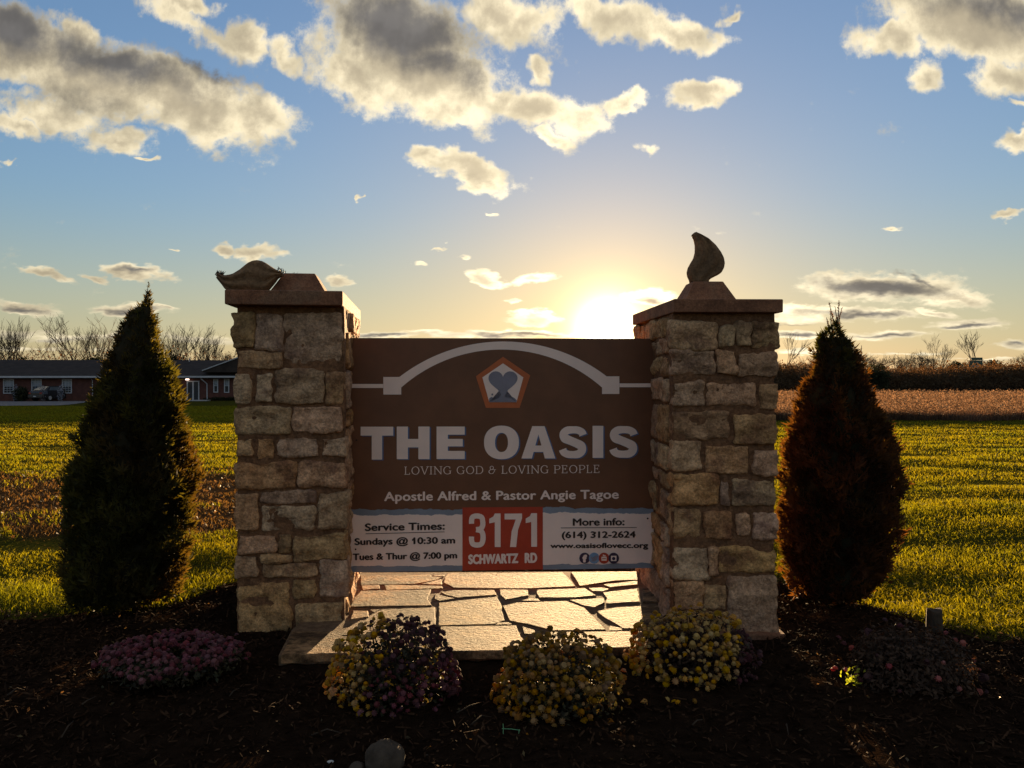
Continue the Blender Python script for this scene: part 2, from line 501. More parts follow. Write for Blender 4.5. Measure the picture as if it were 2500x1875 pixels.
M['rose'] = material('dusty rose petals', (0.20, 0.050, 0.062), (0.12, 0.032, 0.040), 30, 0.7, 0.0, 1, 0.1, trans=0.3, per_object=0.28)
M['red'] = material('red petals', (0.35, 0.07, 0.06), (0.25, 0.05, 0.05), 30, 0.6, 0.0, 1, 0.3, trans=0.4, per_object=0.25)
M['limeleaf'] = material('yellow green leaves', (0.30, 0.33, 0.03), (0.22, 0.25, 0.03), 30, 0.6, 0.0, 1, 0.3, trans=0.5, transcol=(1.5, 1.5, 0.7))


# ------------------------------------------------------------------ terrain
def lawn_material():
    m = bpy.data.materials.new('lawn and field')
    m.use_nodes = True
    t = NT(m.node_tree)
    t.n.clear()
    out = t.n.new('ShaderNodeOutputMaterial')
    bs = t.n.new('ShaderNodeBsdfPrincipled')
    tc = t.n.new('ShaderNodeTexCoord').outputs['Object']
    n1 = t.noise(tc, 1.3, 6, 0.6)
    col = t.mix(t.ramp(n1, 0.35, 0.65), rgb(0.085, 0.085, 0.012), rgb(0.11, 0.092, 0.014))
    n2 = t.noise(tc, 24.0, 5, 0.65)
    col = t.vmath('SCALE', t.mix(t.ramp(n2, 0.35, 0.7), col, rgb(0.045, 0.05, 0.012)), 0.7)
    # bare and leaf-strewn ground left of the pillars
    sp = t.node('ShaderNodeSeparateXYZ', None, i0=tc)
    yy = t.math('ADD', sp.outputs[1], t.math('MULTIPLY', t.math('SUBTRACT', t.noise(tc, 0.9, 4, .6), 0.5), 1.6))
    br = t.math('MULTIPLY', t.ramp(yy, 6.9, 7.5), t.ramp(yy, 12.9, 11.3))
    br = t.math('MULTIPLY', br, t.ramp(sp.outputs[0], 0.5, -1.0))
    col = t.mix(br, col, t.mix(n2, rgb(0.065, 0.040, 0.020), rgb(0.035, 0.021, 0.012)))
    far = t.ramp(t.math('ADD', sp.outputs[1], t.math('MULTIPLY', n1, 14)), 95, 120)
    col = t.mix(far, col, rgb(0.07, 0.055, 0.03))
    t.l.new(col, bs.inputs['Base Color'])
    bs.inputs['Roughness'].default_value = 1.0
    bs.inputs['Specular IOR Level'].default_value = 0.0
    b = t.node('ShaderNodeBump', None, Strength=1.0, Distance=0.06, Height=t.noise(tc, 14.0, 6, 0.7))
    t.l.new(b.outputs[0], bs.inputs['Normal'])
    t.l.new(bs.outputs[0], out.inputs[0])
    return m


def build_terrain():
    xs = np.concatenate([[-4000, -1500, -600, -250, -120], np.linspace(-60, 60, 61), [120, 250, 600, 1500, 4000]])
    ys = np.concatenate([[-400, -100, -30, -10], np.linspace(-4, 84, 89), [90, 110, 150, 300, 700, 1500, 4000]])
    X, Y = np.meshgrid(xs, ys)
    Z = ground(X, Y)
    Z = Z - 0.012
    v = np.stack([X, Y, Z], -1).reshape(-1, 3)
    nx = len(xs)
    i = np.arange(len(ys) - 1)[:, None] * nx + np.arange(nx - 1)[None, :]
    f = np.stack([i, i + 1, i + nx + 1, i + nx], -1).reshape(-1, 4)
    link('ground', np_mesh('ground', v, f, smooth=True), lawn_material(), kind='structure')


build_terrain()

# far edge of the mulch bed (x, y), left to right
BED = [(-9.0, 4.55), (-3.6, 4.8), (-2.75, 4.78), (-2.2, 4.95), (-2.0, 5.45), (-1.6, 6.1), (-0.5, 6.6), (1.2, 6.5), (1.75, 5.9), (2.02, 5.5), (2.22, 4.98), (2.46, 4.62), (2.84, 4.33), (3.6, 3.8), (9.0, 2.6)]


def bed_edge(x):
    return np.interp(x, [p[0] for p in BED], [p[1] for p in BED])


def bed_height(x, y):
    return 0.018 + 0.014 * np.sin(x * 3.1 + y * 2.3) * np.cos(y * 4.1 - x * 1.7) + 0.01 * np.sin(x * 11 + 2 * y) * np.cos(y * 13)


def build_bed():
    xs = np.linspace(-8, 8, 320)
    vs = []
    ny = 130
    for j in range(ny):
        s = j / (ny - 1)
        e = bed_edge(xs) + 0.05 * np.sin(xs * 9) + 0.03 * np.sin(xs * 23)
        y = -3.0 + (e + 3.0) * s ** 0.8
        z = bed_height(xs, y) + rng.normal(0, 0.004, len(xs))
        z = np.where(s > 0.985, -0.02, z)
        vs.append(np.stack([xs, y, z], -1))
    v = np.concatenate(vs)
    nx = len(xs)
    i = np.arange(ny - 1)[:, None] * nx + np.arange(nx - 1)[None, :]
    f = np.stack([i, i + 1, i + nx + 1, i + nx], -1).reshape(-1, 4)
    link('mulch_bed', np_mesh('mulch_bed', v, f, smooth=True), M['soil'], kind='structure')


build_bed()


# ------------------------------------------------------------------ stone pillars
def stone_mesh(w, h, d, seed, rough=1.0, cell=0.015):
    """a rock-faced block: w along x, d along y (face at y=0), h along z; every face gridded, edges rounded, faces broken"""
    nx, ny, nz = (max(3, min(18, int(round(q / cell)))) for q in (w, d, h))
    bm = bmesh.new()
    idx = {}

    def vert(i, j, k):
        key = (i, j, k)
        if key not in idx:
            idx[key] = bm.verts.new((i / nx, j / ny, k / nz))
        return idx[key]
    for i in range(nx):
        for k in range(nz):
            for j, s in ((0, 1), (ny, -1)):
                q = [vert(i, j, k), vert(i + 1, j, k), vert(i + 1, j, k + 1), vert(i, j, k + 1)]
                bm.faces.new(q[::s])
    for j in range(ny):
        for k in range(nz):
            for i, s in ((0, -1), (nx, 1)):
                q = [vert(i, j, k), vert(i, j + 1, k), vert(i, j + 1, k + 1), vert(i, j, k + 1)]
                bm.faces.new(q[::s])
    for i in range(nx):
        for j in range(ny):
            for k, s in ((0, -1), (nz, 1)):
                q = [vert(i, j, k), vert(i + 1, j, k), vert(i + 1, j + 1, k), vert(i, j + 1, k)]
                bm.faces.new(q[::s])
    half = Vector((w / 2, d / 2, h / 2))
    r = min(w, h) * 0.07 + 0.003
    off = Vector((seed * 3.17, seed * 1.71, seed * 5.3))
    tilt = (rnd.uniform(-0.05, 0.05), rnd.uniform(-0.06, 0.06))
    for v in bm.verts:
        p = Vector(((v.co.x - .5) * w, (v.co.y - .5) * d, (v.co.z - .5) * h))
        inner = Vector([max(-(hh - r), min(hh - r, c)) for c, hh in zip(p, half)])
        dlt = p - inner
        n = dlt.normalized() if dlt.length > 1e-6 else Vector((0, 0, 0))
        if dlt.length > 1e-6:
            p = inner + n * min(dlt.length, r * 1.02)
        q = p + off
        a = mnoise.noise(q * 8.0) * 0.014 + mnoise.noise(q * 26.0) * 0.008 + mnoise.noise(q * 55.0) * 0.004
        w1 = mnoise.noise(Vector((q.x * 5, q.y * 5, q.z * 16)) + Vector((9, 9, 9)))
        facet = math.floor(w1 * 4) / 4 * 0.018
        p += n * (a + facet) * rough
        p.y += (p.x * tilt[0] + p.z * tilt[1]) * (1 if p.y < 0 else 0)
        v.co = p + Vector((w / 2, d / 2, h / 2))
    me = bpy.data.meshes.new('stone')
    bm.to_mesh(me)
    bm.free()
    me.polygons.foreach_set('use_smooth', [True] * len(me.polygons))
    return me


def put_stone(parent, side, a0, a1, z0, z1, W, D, proud, seed, depth=0.13):
    """side f: front (y=0), b: back, l: x=0 face, r: x=W face; a0..a1 runs along the face"""
    w, h = a1 - a0, z1 - z0
    me = stone_mesh(w, h, depth, seed)
    if side == 'f':
        link('stone', me, M['stone'], parent, (a0, -proud, z0))
    elif side == 'b':
        link('stone', me, M['stone'], parent, (a1, D + proud, z0), (0, 0, math.pi))
    elif side == 'l':
        link('stone', me, M['stone'], parent, (-proud, a1, z0), (0, 0, -math.pi / 2))
    else:
        link('stone', me, M['stone'], parent, (W + proud, a0, z0), (0, 0, math.pi / 2))


def make_pillar(label, origin, yaw, W, D, top, front_px, capspec, seed):
    t = thing('stone_pillar', label, 'pillar', (origin[0], origin[1], 0), RAD(yaw), 'rock-faced stone pillars holding up the sign')
    c, s = math.cos(RAD(yaw)), math.sin(RAD(yaw))

    def loc_u(px):
        k = (px - CX) / F
        return (k * origin[1] - origin[0]) / (c - k * s)

    core = MB().box(0.004, W - 0.004, 0.004, D - 0.004, -0.03, top).mesh('mortar')
    bm = bmesh.new()
    bm.from_mesh(core)
    bmesh.ops.subdivide_edges(bm, edges=bm.edges, cuts=14, use_grid_fill=True)
    for v in bm.verts:
        n = Vector((v.co.x - W / 2, (v.co.y - D / 2), 0))
        k = mnoise.noise(v.co * 9) * 0.007
        if abs(v.co.x - W / 2) > W / 2 - 0.02:
            v.co.x += k * (1 if v.co.x > W / 2 else -1)
        if abs(v.co.y - D / 2) > D / 2 - 0.02:
            v.co.y += k * (1 if v.co.y > D / 2 else -1)
    bm.to_mesh(core)
    bm.free()
    link('mortar', core, M['mortar'], t)
    sd = seed
    for q in front_px:
        x0, y0, x1, y1 = q[:4]
        u0, u1 = loc_u(x0 - 1.2), loc_u(x1 + 1.2)
        um = (u0 + u1) / 2
        Y = origin[1] + um * s
        z1, z0 = EYE - (y0 - 1.2 - HZ) / F * Y, EYE - (y1 + 1.2 - HZ) / F * Y
        u0, u1 = max(u0, -0.035), min(u1, W + 0.035)
        sd += 1
        pr = q[4] if len(q) > 4 else rnd.uniform(0.008, 0.022)
        put_stone(t, 'f', u0, u1, max(z0, 0.0), min(z1, top - 0.004), W, D, pr, sd)
    # the other three faces: courses of random blocks
    for side, L, start in (('r', D, 0.10), ('l', D, 0.10), ('b', W, 0.0)):
        z = 0.0
        while z < top - 0.05:
            h = rnd.choice((0.10, 0.13, 0.16, 0.20, 0.24))
            if top - z - h < 0.08:
                h = top - z
            a = start
            while a < L - 0.03:
                w = rnd.uniform(0.12, 0.36)
                if L - a - w < 0.09:
                    w = L - a
                sd += 1
                put_stone(t, side, a + 0.006, a + w - 0.006, z + 0.008, z + h - 0.010, W, D, rnd.uniform(0.002, 0.022), sd, 0.10)
                a += w
            z += h
    (ox, oy), cyaw, cw, cd, z0, z1 = capspec
    me = bevel_mesh(MB().box(0, cw, 0, cd, 0, z1 - z0).mesh('capstone'), 0.007)
    # cap is given in world terms: bring into the pillar's frame
    dx, dy = ox - origin[0], oy - origin[1]
    link('capstone', me, M['cap'], t, (dx * c + dy * s, -dx * s + dy * c, z0), (0, 0, RAD(cyaw - yaw)))
    return t


def zr(lst, ox, oy, sc):
    return [(ox + a * sc, oy + b * sc, ox + c_ * sc, oy + d * sc) for (a, b, c_, d) in lst]


LEFT_FRONT = zr([(240, 795, 445, 1105), (452, 800, 700, 1125), (705, 790, 1235, 1265), (292, 1130, 705, 1285), (262, 1335, 412, 1612),
                 (465, 1340, 605, 1590), (632, 1300, 1080, 1605), (1090, 1325, 1255, 1605)], 500, 550, 450 / 1659.) + \
    zr([(128, 108, 452, 264), (463, 105, 750, 252), (138, 285, 230, 392), (258, 285, 355, 407), (374, 278, 612, 388), (632, 285, 768, 382),
        (133, 425, 482, 577), (496, 418, 765, 567), (126, 605, 266, 820), (276, 592, 596, 664), (282, 674, 588, 817), (608, 595, 785, 808),
        (156, 845, 366, 940), (382, 838, 455, 948), (472, 840, 770, 992), (128, 962, 262, 1097), (282, 958, 464, 998), (292, 1010, 608, 1088),
        (615, 985, 782, 1208), (138, 1108, 452, 1424), (466, 1108, 592, 1214), (480, 1236, 755, 1395)], 520, 950, 700 / 1659.)
RIGHT_FRONT = zr([(500, 880, 905, 1125), (925, 925, 1060, 1115), (1075, 890, 1203, 1100), (1212, 895, 1455, 1120), (515, 1140, 880, 1355),
                  (890, 1140, 1070, 1350), (1085, 1160, 1425, 1372)], 1500, 540, 450 / 1623.) + \
    zr([(245, 75, 428, 217), (442, 85, 718, 216), (742, 84, 848, 236), (245, 252, 565, 405), (592, 262, 840, 437), (240, 418, 412, 588),
        (427, 440, 680, 608), (712, 468, 852, 612), (245, 610, 504, 782), (520, 630, 565, 788), (584, 642, 842, 797), (245, 805, 404, 994),
        (420, 826, 584, 984), (610, 846, 682, 968), (708, 832, 854, 988), (245, 1030, 449, 1217), (455, 1042, 498, 1192), (512, 1022, 842, 1180),
        (245, 1238, 414, 1394), (426, 1254, 550, 1392), (560, 1196, 846, 1528), (245, 1405, 552, 1520)], 1540, 900, 400 / 948.)

LP_O, LP_YAW, LP_W, LP_D = (-1.568, 4.43), 7.5, 0.605, 1.33
RP_O, RP_YAW, RP_W, RP_D = (0.915, 4.43), 0.5, 0.585, 1.30
LCAP = ((-1.600, 4.33), 7.0, 0.645, 1.42, 1.877, 1.959)
RCAP = ((0.910, 4.37), 2.1, 0.622, 1.22, 1.836, 1.911)
left_pillar = make_pillar('tan stone pillar holding up the left end of the sign, fallen flame on its cap', LP_O, LP_YAW, LP_W, LP_D, 1.877, LEFT_FRONT, LCAP, 10)
right_pillar = make_pillar('tan stone pillar at the right end of the sign, upright flame on its cap', RP_O, RP_YAW, RP_W, RP_D, 1.836, RIGHT_FRONT, RCAP, 400)
link('footing', bevel_mesh(MB().box(-0.03, RP_W + 0.035, -0.07, 0.3, -0.05, 0.028).mesh('footing'), 0.008), M['cap'], right_pillar)

# dark cavity stone on the big upper block of the left pillar is its own shallow recess piece
# ------------------------------------------------------------------ flames on the caps


def frustum(name, cx, cy, z0, z1, wb, wt, yaw, label, group='concrete pedestals for the flames'):
    t = thing(name, label, 'pedestal', (cx, cy, z0), RAD(yaw), group)
    b, a, h = wb / 2, wt / 2, z1 - z0
    m = MB()
    m.add([(-b, -b, 0), (b, -b, 0), (b, b, 0), (-b, b, 0), (-a, -a, h), (a, -a, h), (a, a, h), (-a, a, h)],
          [(0, 3, 2, 1), (4, 5, 6, 7), (0, 1, 5, 4), (1, 2, 6, 5), (2, 3, 7, 6), (3, 0, 4, 7)])
    me = bevel_mesh(m.mesh('pedestal'), 0.005)
    link('block', me, M['cap'], t)
    return t


frustum('flame_pedestal', -1.352, 5.0, 1.959, 2.122, 0.385, 0.19, 7, 'broken-off sloping concrete pedestal on the left pillar cap')
frustum('flame_pedestal', 1.250, 5.06, 1.911, 2.078, 0.37, 0.19, 2, 'sloping concrete pedestal under the upright flame on the right pillar')


def flame_section(c0, c1, t, along, n=36, phase=0.0, ridge=0.012):
    """superellipse ring between edge points c0 and c1, half-thickness t (thickness along y)"""
    mid = (c0 + c1) / 2
    half = (c1 - c0) / 2
    ring = []
    for k in range(n):
        a = 2 * math.pi * k / n
        ca, sa = math.cos(a), math.sin(a)
        x = math.copysign(abs(ca) ** 0.8, ca)
        y = math.copysign(abs(sa) ** 0.55, sa)
        rr = ridge * math.sin(x * 7.5 + phase) * (1 - x * x) / max(t, 1e-4)
        ring.append(mid + half * x + Vector((0, t * (y * (1 + rr)), 0)))
    return ring


def interp(tab, v):
    xs = [q[0] for q in tab]
    return [float(np.interp(v, xs, [q[i] for q in tab])) for i in range(1, len(tab[0]))]


FL_R = [(100, 704, 722), (112, 688, 745), (122, 680, 765), (160, 700, 830), (215, 711, 890), (275, 710, 935), (325, 697, 960), (370, 670, 968),
        (410, 648, 962), (450, 638, 942), (470, 640, 920), (490, 645, 880), (508, 654, 845), (528, 665, 822)]


def build_flames():
    Yf = 5.06
    k = 450 / 1623.
    t = tag(None or thing('flame_finial', 'upright concrete flame standing on the right pillar pedestal', 'flame ornament', (1.25, Yf, 2.078)), 'upright curled concrete flame standing on the right pillar pedestal', 'flame ornament', 'concrete flame ornaments')
    rings = []
    for i in range(40):
        s = i / 39.0
        yy = 100 + (530 - 100) * (1 - (1 - s) ** 1.0)
        l, r = interp(FL_R, yy)
        a, b = at(1500 + l * k, 540 + yy * k, Yf), at(1500 + r * k, 540 + yy * k, Yf)
        th = min(0.05, 0.012 + (b - a).length * 0.42)
        if i == 39:
            a.z = b.z = 2.076
        rings.append([p - Vector((1.25, Yf, 2.078)) for p in flame_section(a, b, th, None, phase=yy / 60.0)])
    link('flame', MB().loft(rings).mesh('flame', True), M['flame'], t)

    # the fallen one: slices along x
    Yf = 4.80
    k = 450 / 1659.
    FL_L = [(118, 424, 482), (135, 432, 505), (150, 441, 522), (172, 449, 548), (195, 451, 580), (240, 444, 600), (270, 434, 610), (300, 415, 612), (330, 396, 612),
            (365, 366, 612), (400, 338, 612), (440, 320, 612), (480, 315, 612), (520, 323, 612), (555, 342, 600), (590, 366, 560), (620, 386, 520), (650, 402, 482), (680, 415, 466), (704, 428, 458)]
    base = at(600, 722, Yf)
    base.z = 1.959
    t = thing('flame_finial', 'toppled concrete flame lying against the pedestal on the left pillar cap', 'flame ornament', base, 0, 'concrete flame ornaments')
    rings = []
    for i in range(48):
        x = 118 + (704 - 118) * i / 47.0
        tp, bt = interp(FL_L, x)
        a, b = at(500 + x * k, 550 + tp * k, Yf), at(500 + x * k, 550 + bt * k, Yf)
        if b.z < 1.9605:
            b.z = 1.9605
        th = min(0.055, 0.014 + (b - a).length * 0.45)
        rings.append([p - base for p in flame_section(b, a, th, None, phase=x / 75.0, ridge=0.014)])
    link('flame', MB().loft(rings).mesh('flame', True), M['flame'], t)
    # moss and grass stubs grown on its two ends
    for cx_, cy_, n_ in ((at(500 + 140 * k, 550 + 440 * k, Yf).x, at(0, 550 + 440 * k, Yf).z, 40), (at(500 + 680 * k, 0, Yf).x, at(0, 550 + 414 * k, Yf).z, 30)):
        m = MB()
        for _ in range(n_):
            p = Vector((cx_ + rnd.gauss(0, .012), Yf + rnd.gauss(0, .02), cy_ + rnd.uniform(-.012, .01)))
            q = p + Vector((rnd.gauss(0, .010), rnd.gauss(0, .01), rnd.uniform(.004, .022)))
            m.tube([p - base, q - base], [.0028, .001], 3)
        link('moss', m.mesh('moss'), M['mumleaf'], t)
    # two dry stalks on the pedestal
    w = thing('weed_sprig', 'tiny dry weed sprig growing from the left pedestal top', 'weed', (at(726, 668, 4.95).x, 4.95, 2.12))
    m = MB()
    for _ in range(7):
        a = rnd.uniform(-.03, .035)
        m.tube([(a, 0, 0), (a + rnd.uniform(-.006, .006), 0, rnd.uniform(.006, .034))], [.0012, .0005], 3)
    link('stalk', m.mesh('stalk'), M['twig'], w)


build_flames()


# ------------------------------------------------------------------ flagstone paving between the pillars
def Z6(x, y):
    return 660 + x * 1000 / 2212., 1360 + y * 1000 / 2212.


FLAGS = [
    [(484, 99), (862, 93), (872, 104), (930, 107), (902, 122), (782, 144), (700, 146), (486, 150)],
    [(958, 89), (1578, 83), (1610, 115), (1648, 158), (1380, 171), (990, 167), (934, 140), (940, 110)],
    [(1622, 82), (1982, 79), (1986, 124), (1860, 129), (1670, 157)],
    [(490, 154), (588, 152), (592, 172), (500, 180)],
    [(612, 149), (800, 151), (928, 156), (932, 168), (622, 177)],
    [(812, 146), (922, 118), (928, 149)],
    [(488, 184), (868, 176), (850, 228), (872, 262), (432, 270), (450, 225)],
    [(890, 196), (955, 214), (1002, 223), (914, 238), (884, 226)],
    [(920, 190), (985, 179), (1208, 177), (1222, 204), (1010, 219), (944, 205)],
    [(876, 96), (942, 93), (938, 103), (880, 103)],
    [(1236, 171), (1390, 172), (1396, 208), (1268, 231), (1240, 205)],
    [(1440, 178), (1700, 168), (1760, 208), (1640, 220), (1450, 220), (1436, 196)],
    [(1716, 166), (1790, 163), (1838, 170), (1800, 184), (1735, 182)],
    [(1795, 150), (1984, 129), (1984, 149), (1830, 164)],
    [(1792, 190), (1984, 168), (1996, 240), (1812, 250), (1816, 222)],
    [(1612, 232), (1802, 221), (1806, 246), (1752, 272), (1690, 262)],
    [(908, 245), (1222, 211), (1248, 262), (1266, 342), (1208, 361), (906, 369)],
    [(1252, 264), (1330, 246), (1596, 237), (1698, 276), (1752, 330), (1812, 394), (1530, 399), (1392, 364), (1290, 344)],
    [(1762, 292), (1870, 270), (2250, 250), (2330, 385), (1900, 384), (1850, 352), (1800, 325)],
    [(1350, 238), (1400, 223), (1446, 226), (1458, 239)],
    [(446, 290), (528, 291), (532, 324), (432, 338)],
    [(536, 284), (600, 280), (560, 300)],
    [(604, 279), (888, 271), (894, 380), (870, 408), (372, 421), (390, 398), (478, 343)],
    [(918, 376), (1328, 371), (1352, 430), (1408, 486), (1350, 504), (888, 512), (900, 470)],
    [(1360, 376), (1428, 396), (1430, 418), (1372, 418)],
    [(1230, 352), (1300, 350), (1310, 364), (1212, 366)],
    [(1470, 424), (1500, 406), (2400, 398), (2480, 478), (1434, 500), (1442, 450)],
    [(1832, 372), (1900, 385), (1900, 397), (1828, 400)],
    [(58, 534), (118, 402), (372, 400), (386, 428), (876, 424), (874, 514), (250, 523)],
    [(2010, 168), (2260, 160), (2300, 240), (2012, 246)],
]


def build_paving():
    top = 0.07
    corners = [Z6(45, 538), (1705, 1577), (1712, 1530), (1560, 1397), (870, 1400), (712, 1541)]
    pts = [on_h(x, y, 0.058) for x, y in corners]
    n = len(pts)
    base = Vector((0, 4.6, 0))
    m = MB()
    vs = [(p.x, p.y - base.y, 0.0645) for p in pts] + [(p.x, p.y - base.y, -0.04) for p in pts]
    m.add(vs, [tuple(range(n)), tuple(range(n, 2 * n))[::-1]] + [(i, n + i, n + (i + 1) % n, (i + 1) % n) for i in range(n)])
    bed = link('paving', m.mesh('paving'), M['bed_mortar'], None, base, kind='structure')
    for poly in FLAGS:
        P = [on_h(*Z6(x, y), top) - base for x, y in poly]
        # walk the outline, adding slightly uneven points
        out = []
        for i, p in enumerate(P):
            q = P[(i + 1) % len(P)]
            L = (q - p).length
            k = max(1, int(L / 0.05))
            nrm = Vector((q.y - p.y, p.x - q.x, 0)).normalized()
            for j in range(k):
                s = j / k
                off = mnoise.noise(Vector((p.x + s * L * 13, p.y * 7, i))) * 0.006 if j else 0
                out.append(p.lerp(q, s) + nrm * off)
        c = sum(out, Vector()) / len(out)
        N = len(out)
        tilt = (rnd.uniform(-.003, .003), rnd.uniform(-.004, .004))
        dz = rnd.uniform(-.001, .003)

        def rng_(shrink, z):
            r = []
            for p in out:
                d = p - c
                L = max(d.length, 1e-4)
                q = c + d * ((L - shrink) / L)
                r.append(Vector((q.x - c.x, q.y - c.y, z + (q.x - c.x) * tilt[0] + (q.y - c.y) * tilt[1])))
            return r
        zt = top + dz
        m = MB()
        m.loft([rng_(0, 0.03), rng_(0.0, zt - 0.004), rng_(0.0025, zt - 0.001), rng_(0.006, zt)], True)
        me = m.mesh('flagstone')
        bm = bmesh.new()
        bm.from_mesh(me)
        bmesh.ops.recalc_face_normals(bm, faces=bm.faces)
        bm.to_mesh(me)
        bm.free()
        link('flagstone', me, M['flag'], bed, (c.x, c.y, 0))


build_paving()


# ------------------------------------------------------------------ the sign between the pillars
def flat_mat(name, c, rough=0.45, spec=0.35, var=0.12):
    return material(name, tuple(q * (1 + var) for q in c), tuple(q * (1 - var) for q in c), 5, rough, 0.12, 220, spec, dist=0.002)


M['p_brown'] = flat_mat('print brown', (0.155, 0.060, 0.027))
M['p_white'] = flat_mat('print white', (0.88, 0.66, 0.56), var=.04)
M['p_orange'] = flat_mat('print orange', (0.50, 0.12, 0.035))
M['p_red'] = flat_mat('print red', (0.42, 0.045, 0.018))
M['p_slate'] = flat_mat('print slate blue', (0.22, 0.20, 0.24))
M['p_blue'] = flat_mat('print torn blue', (0.22, 0.24, 0.28))
M['p_ink'] = flat_mat('print dark ink', (0.030, 0.016, 0.012))
M['p_shadow'] = flat_mat('print blue letter edge', (0.09, 0.13, 0.25))
M['p_navy'] = flat_mat('print dark violet', (0.045, 0.025, 0.055))
M['p_sky'] = flat_mat('print light blue', (0.17, 0.27, 0.40))
M['panel_edge'] = flat_mat('panel edge', (0.35, 0.22, 0.12))

SB = Vector((-1.036, 4.92, 0.232))
SW, SH = 1.966, 1.480
SYAW = math.atan2(0.11, 1.963)


def bxy(x, y):
    """zoomed sign pixel -> sign coordinates"""
    s = (x - 50) / 2008.0
    yt, yb = 70 + 5 * s, 1600 - 30 * s
    zl, zr_ = 4.92, 5.03
    u = s * zl / (zr_ + s * (zl - zr_))
    return u * SW, (yb - y) / (yb - yt) * SH


def serif_glyphs():
    """outlines for the slab-serif line, each a list of stroke polygons in a 0..1 high box; returns (width, [polys])"""
    t_, h_, sl = 0.085, 0.055, 0.085     # thick stem, thin stroke, serif overhang

    def bar(x0, y0, x1, y1):
        return [(x0, y0), (x1, y0), (x1, y1), (x0, y1)]

    def stroke(pts, w):
        out = []
        for i in range(len(pts) - 1):
            a, b = Vector(pts[i]), Vector(pts[i + 1])
            wa = w[i] if hasattr(w, '__len__') else w
            wb = w[i + 1] if hasattr(w, '__len__') else w
            d = (b - a).normalized()
            n = Vector((-d.y, d.x))
            e = d * 0.004
            out.append([tuple(a - e + n * wa / 2), tuple(a - e - n * wa / 2), tuple(b + e - n * wb / 2), tuple(b + e + n * wb / 2)])
        return out

    def arc(cx, cy, rx, ry, a0, a1, w, wv=0.0, n=22):
        pts, ws = [], []
        for i in range(n + 1):
            a = RAD(a0 + (a1 - a0) * i / n)
            pts.append((cx + rx * math.cos(a), cy + ry * math.sin(a)))
            ws.append(w + wv * abs(math.cos(a)))
        return stroke(pts, ws)

    def ser(x, y, half=0.13):
        return bar(x - half, y, x + half, y + h_)
    g = {}
    g['L'] = (0.70, [bar(.14, 0, .14 + t_, 1), ser(.18, 0), ser(.18, 1 - h_), bar(.05, 0, .62, h_), bar(.62 - h_, 0, .62, .24)])
    g['I'] = (0.40, [bar(.16, 0, .16 + t_, 1), ser(.20, 0, .14), ser(.20, 1 - h_, .14)])
    g['O'] = (0.92, arc(.46, .5, .36, .48, 0, 360, h_, .035, 34))
    g['V'] = (0.86, stroke([(.13, .98), (.44, 0.0)], t_) + stroke([(.75, .98), (.45, 0.0)], h_ + .01) + [ser(.13, 1 - h_), ser(.75, 1 - h_)])
    g['N'] = (0.94, [bar(.14, 0, .14 + h_ + .01, 1), bar(.76, 0, .76 + h_ + .01, 1), ser(.17, 0), ser(.14, 1 - h_, .10), ser(.79, 1 - h_)] + stroke([(.16, .98), (.80, .02)], t_))
    g['G'] = (0.94, arc(.48, .5, .37, .48, 48, 318, h_, .035, 28) + [bar(.72, .06, .72 + t_, .44), ser(.74, .40, .13), bar(.70, .68, .70 + h_, .92)])
    g['D'] = (0.90, [bar(.14, 0, .14 + t_, 1), bar(.05, 0, .42, h_), bar(.05, 1 - h_, .42, 1)] + arc(.42, .5, .38, .475, -90, 90, h_, .035, 20))
    g['P'] = (0.76, [bar(.14, 0, .14 + t_, 1), ser(.18, 0), bar(.05, 1 - h_, .42, 1), bar(.18, .44, .42, .44 + h_)] + arc(.42, .72, .26, .255, -90, 90, h_, .03, 16))
    g['E'] = (0.76, [bar(.14, 0, .14 + t_, 1), bar(.05, 0, .64, h_), bar(.05, 1 - h_, .62, 1), bar(.18, .50, .50, .50 + h_), bar(.64 - h_, 0, .64, .22),
                     bar(.62 - h_, .78, .62, 1), bar(.50 - h_, .40, .50, .66)])
    g['&'] = (0.92, arc(.40, .76, .17, .21, -70, 250, h_, .01, 20) + arc(.36, .27, .25, .255, 85, 330, h_, .03, 22) +
              stroke([(.28, .56), (.38, .53)], h_) + stroke([(.38, .53), (.56, .53)], h_) + stroke([(.57, .13), (.68, .34), (.70, .52)], h_) + [bar(.56, .50, .84, .55)])
    g[' '] = (0.36, [])
    return g


